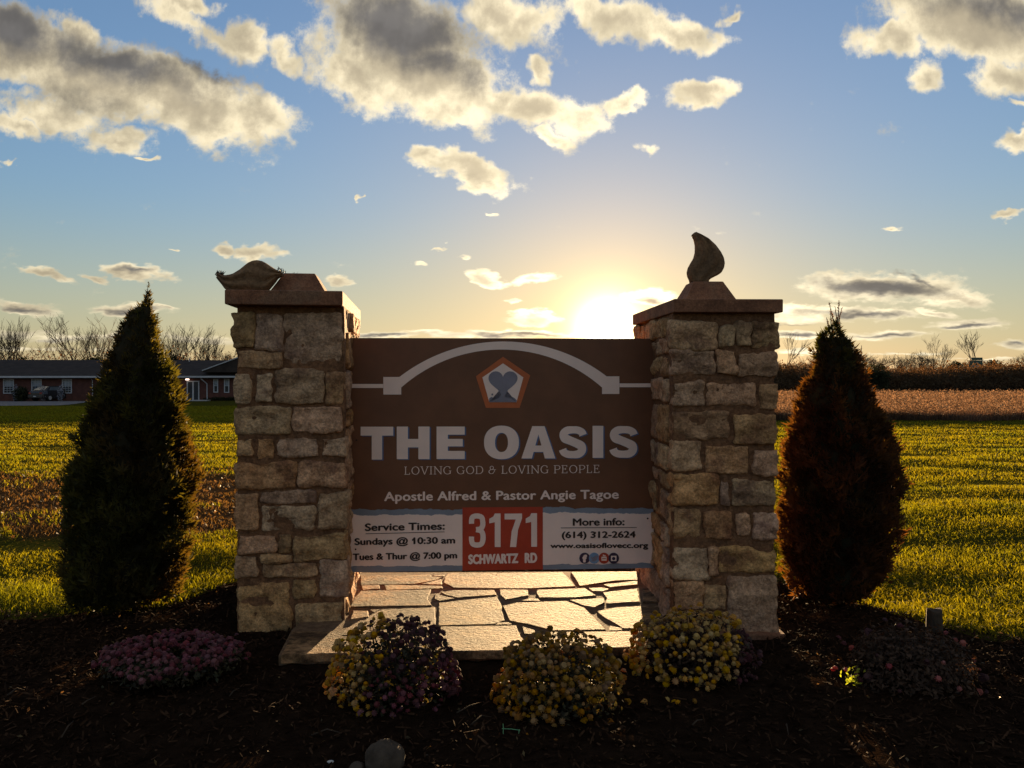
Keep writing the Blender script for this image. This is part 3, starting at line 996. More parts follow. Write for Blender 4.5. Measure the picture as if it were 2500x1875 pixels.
def build_sign():
    t = thing('church_sign', 'brown THE OASIS church sign board with white arch, hung between the stone pillars', 'sign', SB, SYAW)
    panel = link('panel', bevel_mesh(MB().box(0, SW, 0, 0.018, 0, SH).mesh('panel'), 0.0015, 1), M['p_brown'], t)
    for z0, z1 in ((SH - 0.03, SH + 0.004), (-0.004, 0.03)):
        link('frame_rail', MB().box(0, SW, 0.019, 0.030, z0, z1).mesh('frame_rail'), M['p_ink'], t)

    def poly(name, pts, mat, layer, parent=t):
        vs = [bxy(*p) for p in pts]
        me = bpy.data.meshes.new(name)
        bm = bmesh.new()
        f = bm.faces.new([bm.verts.new((x, -0.0012 * layer, z)) for x, z in vs])
        bmesh.ops.triangulate(bm, faces=[f])
        bm.to_mesh(me)
        bm.free()
        return link(name, me, mat, parent)

    def polys(name, lists, mat, layer, parent=t, raw=False):
        m = MB()
        for j, pts in enumerate(lists):
            vs = pts if raw else [bxy(*p) for p in pts]
            m.add([(x, -0.0012 * layer - 0.00002 * (j % 9), z) for x, z in vs], [tuple(range(len(vs)))])
        return link(name, m.mesh(name), mat, parent)

    # arch with its end blocks and the two side rules
    R1, c1 = 1112.6, 1203.0
    R2, c2 = 992.0, 1135.0
    strip = []
    n = 60
    prev = None
    for i in range(n + 1):
        x1 = 385 + (1745 - 385) * i / n
        x2 = 397 + (1709 - 397) * i / n
        p1 = (x1, c1 - math.sqrt(max(R1 ** 2 - (x1 - 1065) ** 2, 0)))
        p2 = (x2, c2 - math.sqrt(max(R2 ** 2 - (x2 - 1053) ** 2, 0)))
        if prev:
            strip.append([prev[0], p1, p2, prev[1]])
        prev = (p1, p2)
    m = MB()
    for q in strip:
        m.add([(bxy(*p)[0], -0.0012, bxy(*p)[1]) for p in q], [(0, 1, 2, 3)])
    for q in ([(280, 322), (397, 322), (397, 437), (280, 437)], [(1709, 318), (1822, 318), (1822, 433), (1709, 433)],
              [(52, 368), (279, 368), (279, 394), (52, 394)], [(1823, 364), (2056, 364), (2056, 389), (1823, 389)]):
        m.add([(bxy(*p)[0], -0.0014, bxy(*p)[1]) for p in q], [(0, 1, 2, 3)])
    link('arch', m.mesh('arch'), M['p_white'], t)

    # emblem: orange pentagon, pale field, heart rising out of two hands
    em = poly('emblem', [(1062, 190), (1240, 312), (1170, 524), (950, 524), (885, 318)], M['p_orange'], 1)
    poly('emblem_field', [(1062, 233), (1195, 325), (1150, 487), (972, 487), (927, 325)], M['p_white'], 2, em)
    hp = []
    for i in range(48):
        a = 2 * math.pi * i / 48
        hx = 16 * math.sin(a) ** 3
        hy = 13 * math.cos(a) - 5 * math.cos(2 * a) - 2 * math.cos(3 * a) - math.cos(4 * a)
        hp.append((1062 + hx * 5.95, 352 - hy * 5.6 + (4 if hy < -10 else 0)))
    poly('heart', hp, M['p_slate'], 3, em)
    poly('hands', [(971, 486), (972, 462), (985, 452), (1000, 458), (1014, 449), (1030, 462), (1042, 450), (1048, 436), (1036, 412), (1088, 412), (1078, 436),
                   (1072, 448), (1082, 462), (1096, 455), (1097, 432), (1106, 432), (1106, 458), (1122, 452), (1138, 460), (1153, 476), (1149, 486)], M['p_slate'], 4, em)
    poly('figure', [(986, 431), (997, 430), (998, 441), (987, 442)], M['p_slate'], 4, em)

    # torn white band
    def torn(y0, y1, amp, seed, x0, x1, flip=False):
        top = []
        nn = 70
        for i in range(nn + 1):
            x = x0 + (x1 - x0) * i / nn
            top.append((x, y0 + (y1 - y0) * i / nn + amp * (mnoise.noise(Vector((x * 0.012, seed, 0))) + 0.6 * mnoise.noise(Vector((x * 0.05, seed, 3))))))
        return top
    L0, L1, R0, R1_ = 52, 797, 1322, 2056
    for x0, x1, ya, yb, sd in ((L0, L1, 1190, 1188, 1.3), (R0, R1_, 1172, 1184, 4.1)):
        top = torn(ya, yb, 12, sd, x0, x1)
        poly('torn_strip', top + [(x1, 1599 - 30 * (x1 - 50) / 2008.), (x0, 1599 - 30 * (x0 - 50) / 2008.)], M['p_blue'], 1)
        top2 = torn(ya + 34, yb + 32, 10, sd + 7, x0, x1)
        bot = torn(1562 - 22 * (x0 - 50) / 2008., 1562 - 26 * (x1 - 50) / 2008., 9, sd + 11, x0, x1)
        poly('white_band', top2 + bot[::-1], M['p_white'], 2)
    poly('address_block', [(797, 1174), (1322, 1170), (1322, 1578), (797, 1586)], M['p_red'], 3)

    def text(body, x0, x1, yt0, yb0, yt1, yb1, mat, layer, bold=0.0, spacing=1.0, name='lettering', dx=0, dy=0, fat=3.0):
        """fit the text's ink into the quad x0..x1, yt0/yb0 at the left end and yt1/yb1 at the right"""
        cu = bpy.data.curves.new('lettering', 'FONT')
        cu.body = body
        cu.size = 1.0
        cu.offset = bold
        cu.space_character = spacing
        cu.resolution_u = 6
        cu.fill_mode = 'FRONT'
        ob = bpy.data.objects.new('tmp', cu)
        COL.objects.link(ob)
        dg = bpy.context.evaluated_depsgraph_get()
        me = bpy.data.meshes.new_from_object(ob.evaluated_get(dg))
        bpy.data.objects.remove(ob)
        bpy.data.curves.remove(cu)
        xs = [v.co.x for v in me.vertices]
        ys = [v.co.y for v in me.vertices]
        ax, bx_, ay, by = min(xs), max(xs), min(ys), max(ys)
        for v in me.vertices:
            s = (v.co.x - ax) / (bx_ - ax)
            q = (v.co.y - ay) / (by - ay)
            zx = x0 + (x1 - x0) * s + dx
            yb = yb0 + (yb1 - yb0) * s
            yt = yt0 + (yt1 - yt0) * s
            zy = yb + (yt - yb) * q + dy
            X, Z = bxy(zx, zy)
            v.co = (X, -0.0012 * layer, Z)
        me.materials.clear()
        me.name = 'lettering'
        if fat:
            e = fat * SW / 2008.0
            vs = [v.co.copy() for v in me.vertices]
            fs = [tuple(p.vertices) for p in me.polygons]
            m = MB()
            for i, (ex, ez) in enumerate(((e, 0), (-e, 0), (0, e * .6), (0, -e * .6), (0, 0))):
                m.add([(v.x + ex, v.y - 0.00005 * i, v.z + ez) for v in vs], fs)
            bpy.data.meshes.remove(me)
            me = m.mesh('lettering')
        return link(name, me, mat, t)

    # heavy headline letters, drawn as outlines
    def slab(x0, x1, yt, yb, segs):
        return [[(x0 + (x1 - x0) * a, yt + (yb - yt) * b) for a, b in s] for s in segs]

    def rect(a0, b0, a1, b1):
        return [(a0, b0), (a1, b0), (a1, b1), (a0, b1)]
    heads = {
        'T': [rect(0, 0, 1, .27), rect(.34, .27, .66, 1)],
        'H': [rect(0, 0, .34, 1), rect(.66, 0, 1, 1), rect(.34, .38, .66, .64)],
        'E': [rect(0, 0, .40, 1), rect(.40, 0, 1, .25), rect(.40, .38, .93, .61), rect(.40, .75, 1, 1)],
        'A': [[(.34, 0), (.66, 0), (1, 1), (.68, 1), (.62, .82), (.38, .82), (.32, 1), (0, 1)]],
        'I': [rect(0, 0, 1, 1)],
    }
    # A as pieces with a counter
    heads['A'] = [[(.32, 0), (.50, 0), (.50, .26), (.41, .60), (.36, .80), (.31, 1), (0, 1)], [(.50, 0), (.68, 0), (1, 1), (.69, 1), (.64, .80), (.59, .60), (.50, .26)],
                  [(.41, .60), (.59, .60), (.64, .80), (.36, .80)]]

    def ring(cx, cy, rx, ry, ix, iy, n=48, p=2.25):
        out = []
        for i in range(n):
            q = []
            for j in (i, i + 1):
                a = 2 * math.pi * j / n
                ca, sa = math.cos(a), math.sin(a)
                k = lambda v: math.copysign(abs(v) ** (2 / p), v)
                q.append(((cx + rx * k(ca), cy + ry * k(sa)), (cx + ix * k(ca), cy + iy * k(sa))))
            out.append([q[0][0], q[1][0], q[1][1], q[0][1]])
        return out

    def ess():
        """S as a variable-width band along a double curve, unit box"""
        pts = []
        ctrl = [(.855, .285), (.815, .20), (.68, .135), (.50, .122), (.30, .145), (.18, .25), (.215, .37), (.38, .44), (.62, .53), (.795, .62), (.815, .75), (.70, .855), (.50, .878), (.31, .862), (.185, .80), (.145, .715)]
        wid = [.30, .27, .25, .24, .27, .31, .32, .29, .29, .32, .31, .27, .24, .25, .27, .30]
        wid = [w * 0.90 for w in wid]
        # Catmull-Rom
        res = []
        for i in range(len(ctrl) - 1):
            p0, p1, p2, p3 = (Vector(ctrl[max(i - 1, 0)]), Vector(ctrl[i]), Vector(ctrl[i + 1]), Vector(ctrl[min(i + 2, len(ctrl) - 1)]))
            for j in range(5):
                s = j / 5
                res.append((0.5 * ((2 * p1) + (p2 - p0) * s + (2 * p0 - 5 * p1 + 4 * p2 - p3) * s * s + (3 * p1 - p0 - 3 * p2 + p3) * s ** 3), wid[i] + (wid[i + 1] - wid[i]) * s))
        res.append((Vector(ctrl[-1]), wid[-1]))
        L, Rr = [], []
        asp = 0.9
        for i, (p, w) in enumerate(res):
            a, b = res[max(i - 1, 0)][0], res[min(i + 1, len(res) - 1)][0]
            d = (b - a).normalized()
            nn_ = Vector((-d.y, d.x)) * (w / 2)
            L.append((min(max(p.x + nn_.x, 0), 1), min(max(p.y + nn_.y, -.005), 1.005)))
            Rr.append((min(max(p.x - nn_.x, 0), 1), min(max(p.y - nn_.y, -.005), 1.005)))
        return [[L[i], L[i + 1], Rr[i + 1], Rr[i]] for i in range(len(L) - 1)]
    heads['O'] = ring(.5, .5, .5, .51, .185, .29)
    heads['S'] = ess()
    word = [('T', 132, 345, 647, 862), ('H', 368, 582, 646, 859), ('E', 628, 812, 646, 858), ('O', 938, 1166, 642, 857), ('A', 1182, 1404, 643, 854),
            ('S', 1424, 1612, 641, 855), ('I', 1647, 1717, 641, 850), ('S', 1753, 1945, 640, 852)]
    for dx, dy, mat, layer, nm in ((9, 5, M['p_shadow'], 1, 'letter_shadow'), (0, 0, M['p_white'], 2, 'letter')):
        for ch, x0, x1, yt, yb in word:
            yt_, yb_ = yt, yb
            segs = slab(x0 + dx, x1 + dx, yt_ + dy, yb_ + dy, heads[ch])
            polys(nm, segs, mat, layer)
    # slab-serif line
    g = serif_glyphs()
    line = 'LOVING GOD & LOVING PEOPLE'
    cur, out = 0.0, []
    for ch in line:
        w, ps = g[ch]
        for p in ps:
            out.append([(cur + a, b) for a, b in p])
        cur += w + 0.03
    lst = []
    for p in out:
        q = []
        for a, b in p:
            s = a / (cur - 0.1)
            yb = 960 - 12 * s
            q.append(bxy(414 + (1694 - 414) * s, yb - b * 52))
        lst.append(q)
    polys('lettering', lst, M['p_white'], 2, raw=True)

    B = 0.0
    text('Apostle Alfred & Pastor Angie Tagoe', 288, 1815, 1074, 1150, 1058, 1134, M['p_white'], 2, B, 1.04)
    text('Service Times:', 163, 680, 1280, 1327, 1270, 1318, M['p_ink'], 4, B)
    text('Sundays @ 10:30 am', 95, 747, 1374, 1432, 1364, 1421, M['p_ink'], 4, B)
    text('Tues & Thur @ 7:00 pm', 83, 760, 1474, 1531, 1463, 1518, M['p_ink'], 4, B)
    polys('underline', [[(165, 1344), (680, 1331), (680, 1335), (165, 1348)], [(1440, 1305), (1935, 1302), (1935, 1306), (1440, 1309)]], M['p_ink'], 4)
    def stroke_band(ctrl, wid, x0, x1, yt, yb, mat, layer, name='numeral'):
        res = []
        for i in range(len(ctrl) - 1):
            p0, p1, p2, p3 = (Vector(ctrl[max(i - 1, 0)]), Vector(ctrl[i]), Vector(ctrl[i + 1]), Vector(ctrl[min(i + 2, len(ctrl) - 1)]))
            for j in range(6):
                q = j / 6
                res.append(0.5 * ((2 * p1) + (p2 - p0) * q + (2 * p0 - 5 * p1 + 4 * p2 - p3) * q * q + (3 * p1 - p0 - 3 * p2 + p3) * q ** 3))
        res.append(Vector(ctrl[-1]))
        w_, h_ = x1 - x0, yb - yt
        pts = [Vector((x0 + p.x * w_, yt + p.y * h_)) for p in res]
        L, Rr = [], []
        for i, p in enumerate(pts):
            d = (pts[min(i + 1, len(pts) - 1)] - pts[max(i - 1, 0)]).normalized()
            nn_ = Vector((-d.y, d.x)) * wid / 2
            L.append(tuple(p + nn_))
            Rr.append(tuple(p - nn_))
        polys(name, [[L[i], L[i + 1], Rr[i + 1], Rr[i]] for i in range(len(L) - 1)], mat, layer)
    stroke_band([(.17, .30), (.17, .20), (.24, .10), (.50, .068), (.76, .11), (.83, .24), (.82, .36), (.70, .45), (.44, .475)], 34, 838, 948, 1214, 1434, M['p_white'], 4)
    stroke_band([(.44, .475), (.72, .51), (.84, .62), (.84, .78), (.74, .90), (.50, .932), (.25, .90), (.17, .79), (.17, .68)], 34, 838, 948, 1214, 1434, M['p_white'], 4.3)
    for x1, k in ((1046, 0), (1284, -2)):
        polys('numeral', [[(x1 - 38, 1213 + k), (x1, 1213 + k), (x1, 1432 + k), (x1 - 38, 1432 + k)], [(x1 - 74, 1248 + k), (x1 - 46, 1232 + k), (x1 - 38, 1213 + k), (x1 - 38, 1270 + k), (x1 - 74, 1278 + k)]], M['p_white'], 4)
    polys('numeral', [[(1072, 1214), (1186, 1213), (1186, 1248), (1180, 1252), (1072, 1252)], [(1145, 1252), (1184, 1250), (1160, 1320), (1148, 1432), (1108, 1432), (1118, 1330)]], M['p_white'], 4)
    text('SCHWARTZ', 838, 1160, 1482, 1544, 1474, 1536, M['p_white'], 4, 0.022, 1.06)
    text('RD', 1206, 1282, 1472, 1535, 1470, 1533, M['p_white'], 4, 0.022, 1.06)
    text('More info:', 1520, 1853, 1246, 1292, 1243, 1289, M['p_ink'], 4, B)
    text('(614) 312-2624', 1448, 1925, 1332, 1386, 1328, 1382, M['p_ink'], 4, B)
    text('www.oasisoflovecc.org', 1373, 2007, 1409, 1447, 1403, 1447, M['p_ink'], 4, B)
    polys('numeral_flag', [[(467, 1384), (478, 1374), (478, 1388), (469, 1393)], [(1520, 1342), (1530, 1331), (1530, 1345), (1521, 1350)], [(1659, 1341), (1669, 1330), (1669, 1344), (1660, 1349)]], M['p_ink'], 4)
    # four round badges
    for i, (cx, mat) in enumerate(((1595, M['p_navy']), (1657, M['p_sky']), (1721, M['p_red']), (1784, M['p_navy']))):
        c = [(cx + 35 * math.cos(2 * math.pi * k / 28), 1504 + 36 * math.sin(2 * math.pi * k / 28)) for k in range(28)]
        bd = poly('badge', c, mat, 5 + 0.15 * i)
        if i == 0:
            text('f', cx - 12, cx + 12, 1482, 1530, 1482, 1530, M['p_white'], 6.2, 0.05)
        elif i == 1:
            poly('badge_mark', [(cx - 24, 1490), (cx - 10, 1500), (cx + 2, 1502), (cx + 2, 1490), (cx + 12, 1484), (cx + 22, 1488), (cx + 28, 1486), (cx + 22, 1496),
                                (cx + 18, 1512), (cx + 4, 1524), (cx - 12, 1526), (cx - 24, 1520), (cx - 10, 1516), (cx - 20, 1508)], M['p_slate'], 6.2, bd)
        elif i == 2:
            poly('badge_mark', [(cx - 17, 1494), (cx + 17, 1494), (cx + 17, 1520), (cx - 17, 1520)], M['p_white'], 6.2, bd)
            poly('badge_inset', [(cx - 12, 1504), (cx + 12, 1504), (cx + 12, 1509), (cx - 12, 1509)], M['p_red'], 6.6, bd)
            text('You', cx - 8, cx + 8, 1481, 1491, 1481, 1491, M['p_white'], 6.2, 0.02)
        else:
            poly('badge_mark', [(cx - 18, 1488), (cx + 18, 1488), (cx + 18, 1522), (cx - 18, 1522)], M['p_white'], 6.2, bd)
            poly('badge_inset', [(cx + 11 * math.cos(2 * math.pi * k / 16), 1506 + 11 * math.sin(2 * math.pi * k / 16)) for k in range(16)], M['p_navy'], 6.6, bd)
    for (x, y) in ((2006, 1245), (100, 1447), (106, 735)):
        poly('screw_head', [(x + 6 * math.cos(2 * math.pi * k / 8), y + 6 * math.sin(2 * math.pi * k / 8)) for k in range(8)], M['p_ink'], 6)


build_sign()


# ------------------------------------------------------------------ arborvitae
def spray_cloud(n, pos, outd, size, tintv=None, flat=0.5):
    """n foliage sprays: each a little fan of 5 narrow blades; pos (n,3), outd (n,3) unit direction of growth"""
    K = 5
    side = np.cross(outd, rng.normal(size=(n, 3)))
    side /= np.linalg.norm(side, axis=1, keepdims=True) + 1e-9
    V, Fc, T = [], [], []
    base = 0
    tv = rng.random(n) if tintv is None else tintv
    for k in range(K):
        a = (k - (K - 1) / 2) * 0.42 + rng.normal(0, 0.12, n)
        L = size * (1.0 - 0.22 * abs(k - (K - 1) / 2)) * rng.uniform(0.7, 1.2, n)
        d = outd * np.cos(a)[:, None] + side * np.sin(a)[:, None]
        w = np.cross(d, rng.normal(size=(n, 3)))
        w /= np.linalg.norm(w, axis=1, keepdims=True) + 1e-9
        w = w * (size * 0.085)[:, None]
        s0 = pos + side * (a * size * 0.12)[:, None]
        m1 = s0 + d * (L * 0.45)[:, None]
        tip = s0 + d * L[:, None]
        v = np.stack([s0 - w * .5, s0 + w * .5, m1 + w, tip, m1 - w], 1)
        V.append(v.reshape(-1, 3))
        i = np.arange(n)[:, None] * 5 + base
        # quad (0,1,2,4) + tri (4,2,3) as quads with shared tip
        Fc.append(np.concatenate([i + np.array([[0, 1, 2, 4]])], 0))
        Fc.append(np.concatenate([i + np.array([[4, 2, 3, 3]])], 0))
        T.append(np.repeat(tv, 5))
        base += n * 5
    V = np.concatenate(V)
    F_ = np.concatenate(Fc)
    return V, F_, np.concatenate(T)


def tri_mesh(name, V, F4, tint=None):
    """quads given as 4 indices; those whose last two repeat are triangles"""
    q = F4[F4[:, 2] != F4[:, 3]]
    tr = F4[F4[:, 2] == F4[:, 3]][:, :3]
    tris = np.concatenate([q[:, [0, 1, 2]], q[:, [0, 2, 3]], tr])
    return np_mesh(name, V, tris, tint=tint)


def arborvitae(label, prof, Yc, mat, n, spire, seed):
    """prof: (photo row, left px, right px) outline of the crown"""
    prof = sorted(prof)
    zs, xc, rr = [], [], []
    for y, l, r in prof:
        p = at((l + r) / 2, y, Yc)
        zs.append(p.z)
        xc.append(p.x)
        rr.append((r - l) / 2 / F * Yc)
    zs, xc, rr = map(np.array, (zs[::-1], xc[::-1], rr[::-1]))
    zb = max(zs[0], 0.05)
    base = Vector((float(np.interp(0.4, zs, xc)), Yc, 0))
    t = thing('arborvitae', label, 'shrub', base, 0, 'columnar evergreens beside the sign pillars')
    bx = base.x
    # surface sprays + some inner ones
    u = rng.random(n * 3)
    zc = zb + (zs[-1] - zb) * u
    R = np.clip(np.interp(zc, zs, rr) - 0.035, 0.004, None)
    keep = rng.random(n * 3) < (R / rr.max() + 0.03)
    zc, R = zc[keep][:n], R[keep][:n]
    m = len(zc)
    ang = rng.uniform(0, 2 * math.pi, m)
    X0 = np.interp(zc, zs, xc) - bx
    # lumpy outline
    lump = np.array([mnoise.noise(Vector((math.cos(a) * 2.2 + seed, math.sin(a) * 2.2, z * 5.5))) for a, z in zip(ang, zc)])
    lump = lump * 1.5
    lump2 = np.array([mnoise.noise(Vector((math.cos(a) * 7 + seed, math.sin(a) * 7, z * 16))) for a, z in zip(ang, zc)])
    rad = R * (0.92 + 0.16 * lump + 0.10 * lump2) * (1 - 0.45 * rng.random(m) ** 2.0)
    stray = rng.random(m) < 0.05
    rad = np.where(stray, rad * rng.uniform(1.04, 1.16, m), rad)
    pos = np.stack([X0 + rad * np.cos(ang), rad * np.sin(ang) * 0.95, zc], -1)
    od = np.stack([np.cos(ang) * 0.75, np.sin(ang) * 0.75, np.full(m, 0.85)], -1) + rng.normal(0, 0.38, (m, 3))
    od /= np.linalg.norm(od, axis=1, keepdims=True)
    size = rng.uniform(0.030, 0.075, m) * np.clip(0.65 + R * 1.2, 0.6, 1.05)
    V, Fq, T = spray_cloud(m, pos, od, size, np.clip(0.5 + lump * 0.9 + rng.normal(0, .18, m), 0, 1))
    link('crown', tri_mesh('crown', V, Fq, T), mat, t)
    # dense heart of the crown: bumpy body, shade among twigs and leaves put into its dark colour
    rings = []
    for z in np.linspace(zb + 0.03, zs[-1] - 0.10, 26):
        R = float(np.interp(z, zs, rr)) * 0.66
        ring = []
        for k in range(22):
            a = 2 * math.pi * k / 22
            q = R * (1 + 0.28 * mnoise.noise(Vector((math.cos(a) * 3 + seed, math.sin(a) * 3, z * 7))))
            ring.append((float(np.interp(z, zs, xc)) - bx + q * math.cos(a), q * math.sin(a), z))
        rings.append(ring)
    link('inner_twig_shade', MB().loft(rings).mesh('inner_twig_shade', True), M['inner'], t)
    link('trunk', MB().tube([(0, 0, -0.05), (0, 0, 0.4), (float(xc[-1]) - bx, 0, float(zs[-1]) - 0.1)], [0.045, 0.035, 0.008], 8).mesh('trunk', True), M['bark'], t)
    # leader shoots at the top
    sp = []
    mt = MB()
    for (px, py, px0, py0) in spire:
        a, b = at(px0, py0, Yc) - base, at(px, py, Yc) - base
        a.y += rnd.uniform(-.02, .02)
        b.y += rnd.uniform(-.03, .03)
        mt.tube([a, a.lerp(b, .5) + Vector((rnd.uniform(-.006, .006), 0, 0)), b], [.0045, .003, .0015], 4)
        L = (b - a).length
        for _ in range(int(L / 0.0075)):
            s = rnd.random()
            p = a.lerp(b, s)
            d = Vector((rnd.gauss(0, 1), rnd.gauss(0, 1), 0.9)).normalized()
            sp.append((p, d, rnd.uniform(.012, .028) * (1.15 - s * .5)))
    link('leader', mt.mesh('leader'), M['bark'], t)
    P = np.array([tuple(q[0]) for q in sp])
    D = np.array([tuple(q[1]) for q in sp])
    S = np.array([q[2] for q in sp])
    V, Fq, T = spray_cloud(len(P), P, D, S)
    link('leader_foliage', tri_mesh('leader_foliage', V, Fq, T), mat, t)
    return t


kz = 440 / 830.
LEFT_TREE = [(680 + y * kz, 100 + l * kz, 100 + r * kz) for y, l, r in
             [(60, 484, 508), (100, 466, 522), (140, 420, 530), (165, 388, 534), (200, 365, 545), (240, 348, 552), (280, 330, 562), (340, 298, 580), (400, 285, 612), (450, 268, 632), (500, 248, 650),
              (600, 208, 684), (700, 180, 690), (740, 160, 695), (800, 150, 708), (870, 128, 728), (900, 120, 728), (1000, 115, 722), (1100, 112, 712), (1200, 112, 700),
              (1300, 108, 692), (1400, 108, 668), (1480, 118, 620), (1540, 180, 520), (1600, 260, 440)]]
kr = 450 / 830.
RIGHT_TREE = [(700 + y * kr, 1850 + l * kr, 1850 + r * kr) for y, l, r in
              [(160, 335, 368), (190, 296, 384), (220, 258, 412), (260, 238, 440), (300, 232, 468), (350, 236, 482), (400, 225, 502), (440, 190, 516), (500, 165, 534), (560, 145, 560),
               (600, 136, 590), (660, 122, 608), (700, 112, 618), (800, 96, 634), (900, 86, 650), (1000, 86, 654), (1050, 88, 640), (1100, 88, 622), (1200, 92, 608), (1300, 112, 580),
               (1360, 140, 540), (1420, 180, 490), (1480, 240, 430), (1540, 290, 390)]]
arborvitae('dark green arborvitae with a slim pointed top, left of the left stone pillar', LEFT_TREE, 4.95, M['green'], 12500,
           [(366, 692, 350, 790), (360, 712, 352, 780), (356, 742, 348, 800), (372, 735, 362, 800), (340, 775, 335, 810), (384, 765, 375, 815), (318, 770, 325, 800), (298, 790, 312, 830)], 3.0)
arborvitae('flare-reddened arborvitae with a thin forked tip, right of the right stone pillar', RIGHT_TREE, 5.0, M['green_r'], 12500,
           [(2028, 737, 2040, 800), (2046, 734, 2042, 800), (2024, 762, 2035, 815), (2055, 752, 2046, 810), (2052, 772, 2047, 830), (2034, 790, 2036, 830), (2105, 843, 2100, 885), (2040, 748, 2042, 830), (2018, 775, 2032, 822)], 11.0)


# ------------------------------------------------------------------ chrysanthemums
def blossom_mesh(name, petals, r, droop, mat):
    m = MB()
    vs = [(0, 0, 0.35 * r)]
    for k in range(petals * 2):
        a = math.pi * k / petals
        q = r * (1.0 if k % 2 == 0 else 0.62)
        vs.append((q * math.cos(a), q * math.sin(a), -droop * r * (1.0 if k % 2 == 0 else 0.8)))
    inner = []
    for k in range(petals * 2):
        a = math.pi * k / petals
        inner.append((0.55 * r * math.cos(a), 0.55 * r * math.sin(a), 0.28 * r))
    n = petals * 2
    allv = vs + inner + [(0, 0, -droop * r * 0.7)]
    fs = [(0, n + 1 + k, n + 1 + (k + 1) % n) for k in range(n)] + [(1 + k, 1 + (k + 1) % n, n + 1 + (k + 1) % n, n + 1 + k) for k in range(n)]
    fs += [(2 * n + 1, 1 + (k + 1) % n, 1 + k) for k in range(n)]
    m.add(allv, fs)
    me = m.mesh(name)
    me.materials.append(mat)
    return me


BL = {}
for key in ('yellow', 'mustard', 'purple', 'rose', 'red'):
    BL[key] = [blossom_mesh('blossom', 8 + i, 0.0140 + 0.0016 * i, 0.35 + 0.25 * i, M[key]) for i in range(3)]


def leaf_cloud(n, pos, nrm, size, tint=None):
    """bent leaf quads"""
    a = np.cross(nrm, rng.normal(size=(n, 3)))
    a /= np.linalg.norm(a, axis=1, keepdims=True) + 1e-9
    b = np.cross(nrm, a)
    s = size[:, None]
    v = np.stack([pos - a * s, pos - b * s * 0.45 + nrm * s * 0.15, pos + a * s, pos + b * s * 0.45 + nrm * s * 0.15], 1).reshape(-1, 3)
    f = np.arange(n)[:, None] * 4 + np.array([[0, 1, 2, 3]])
    return v, f, np.repeat(rng.random(n) if tint is None else tint, 4)


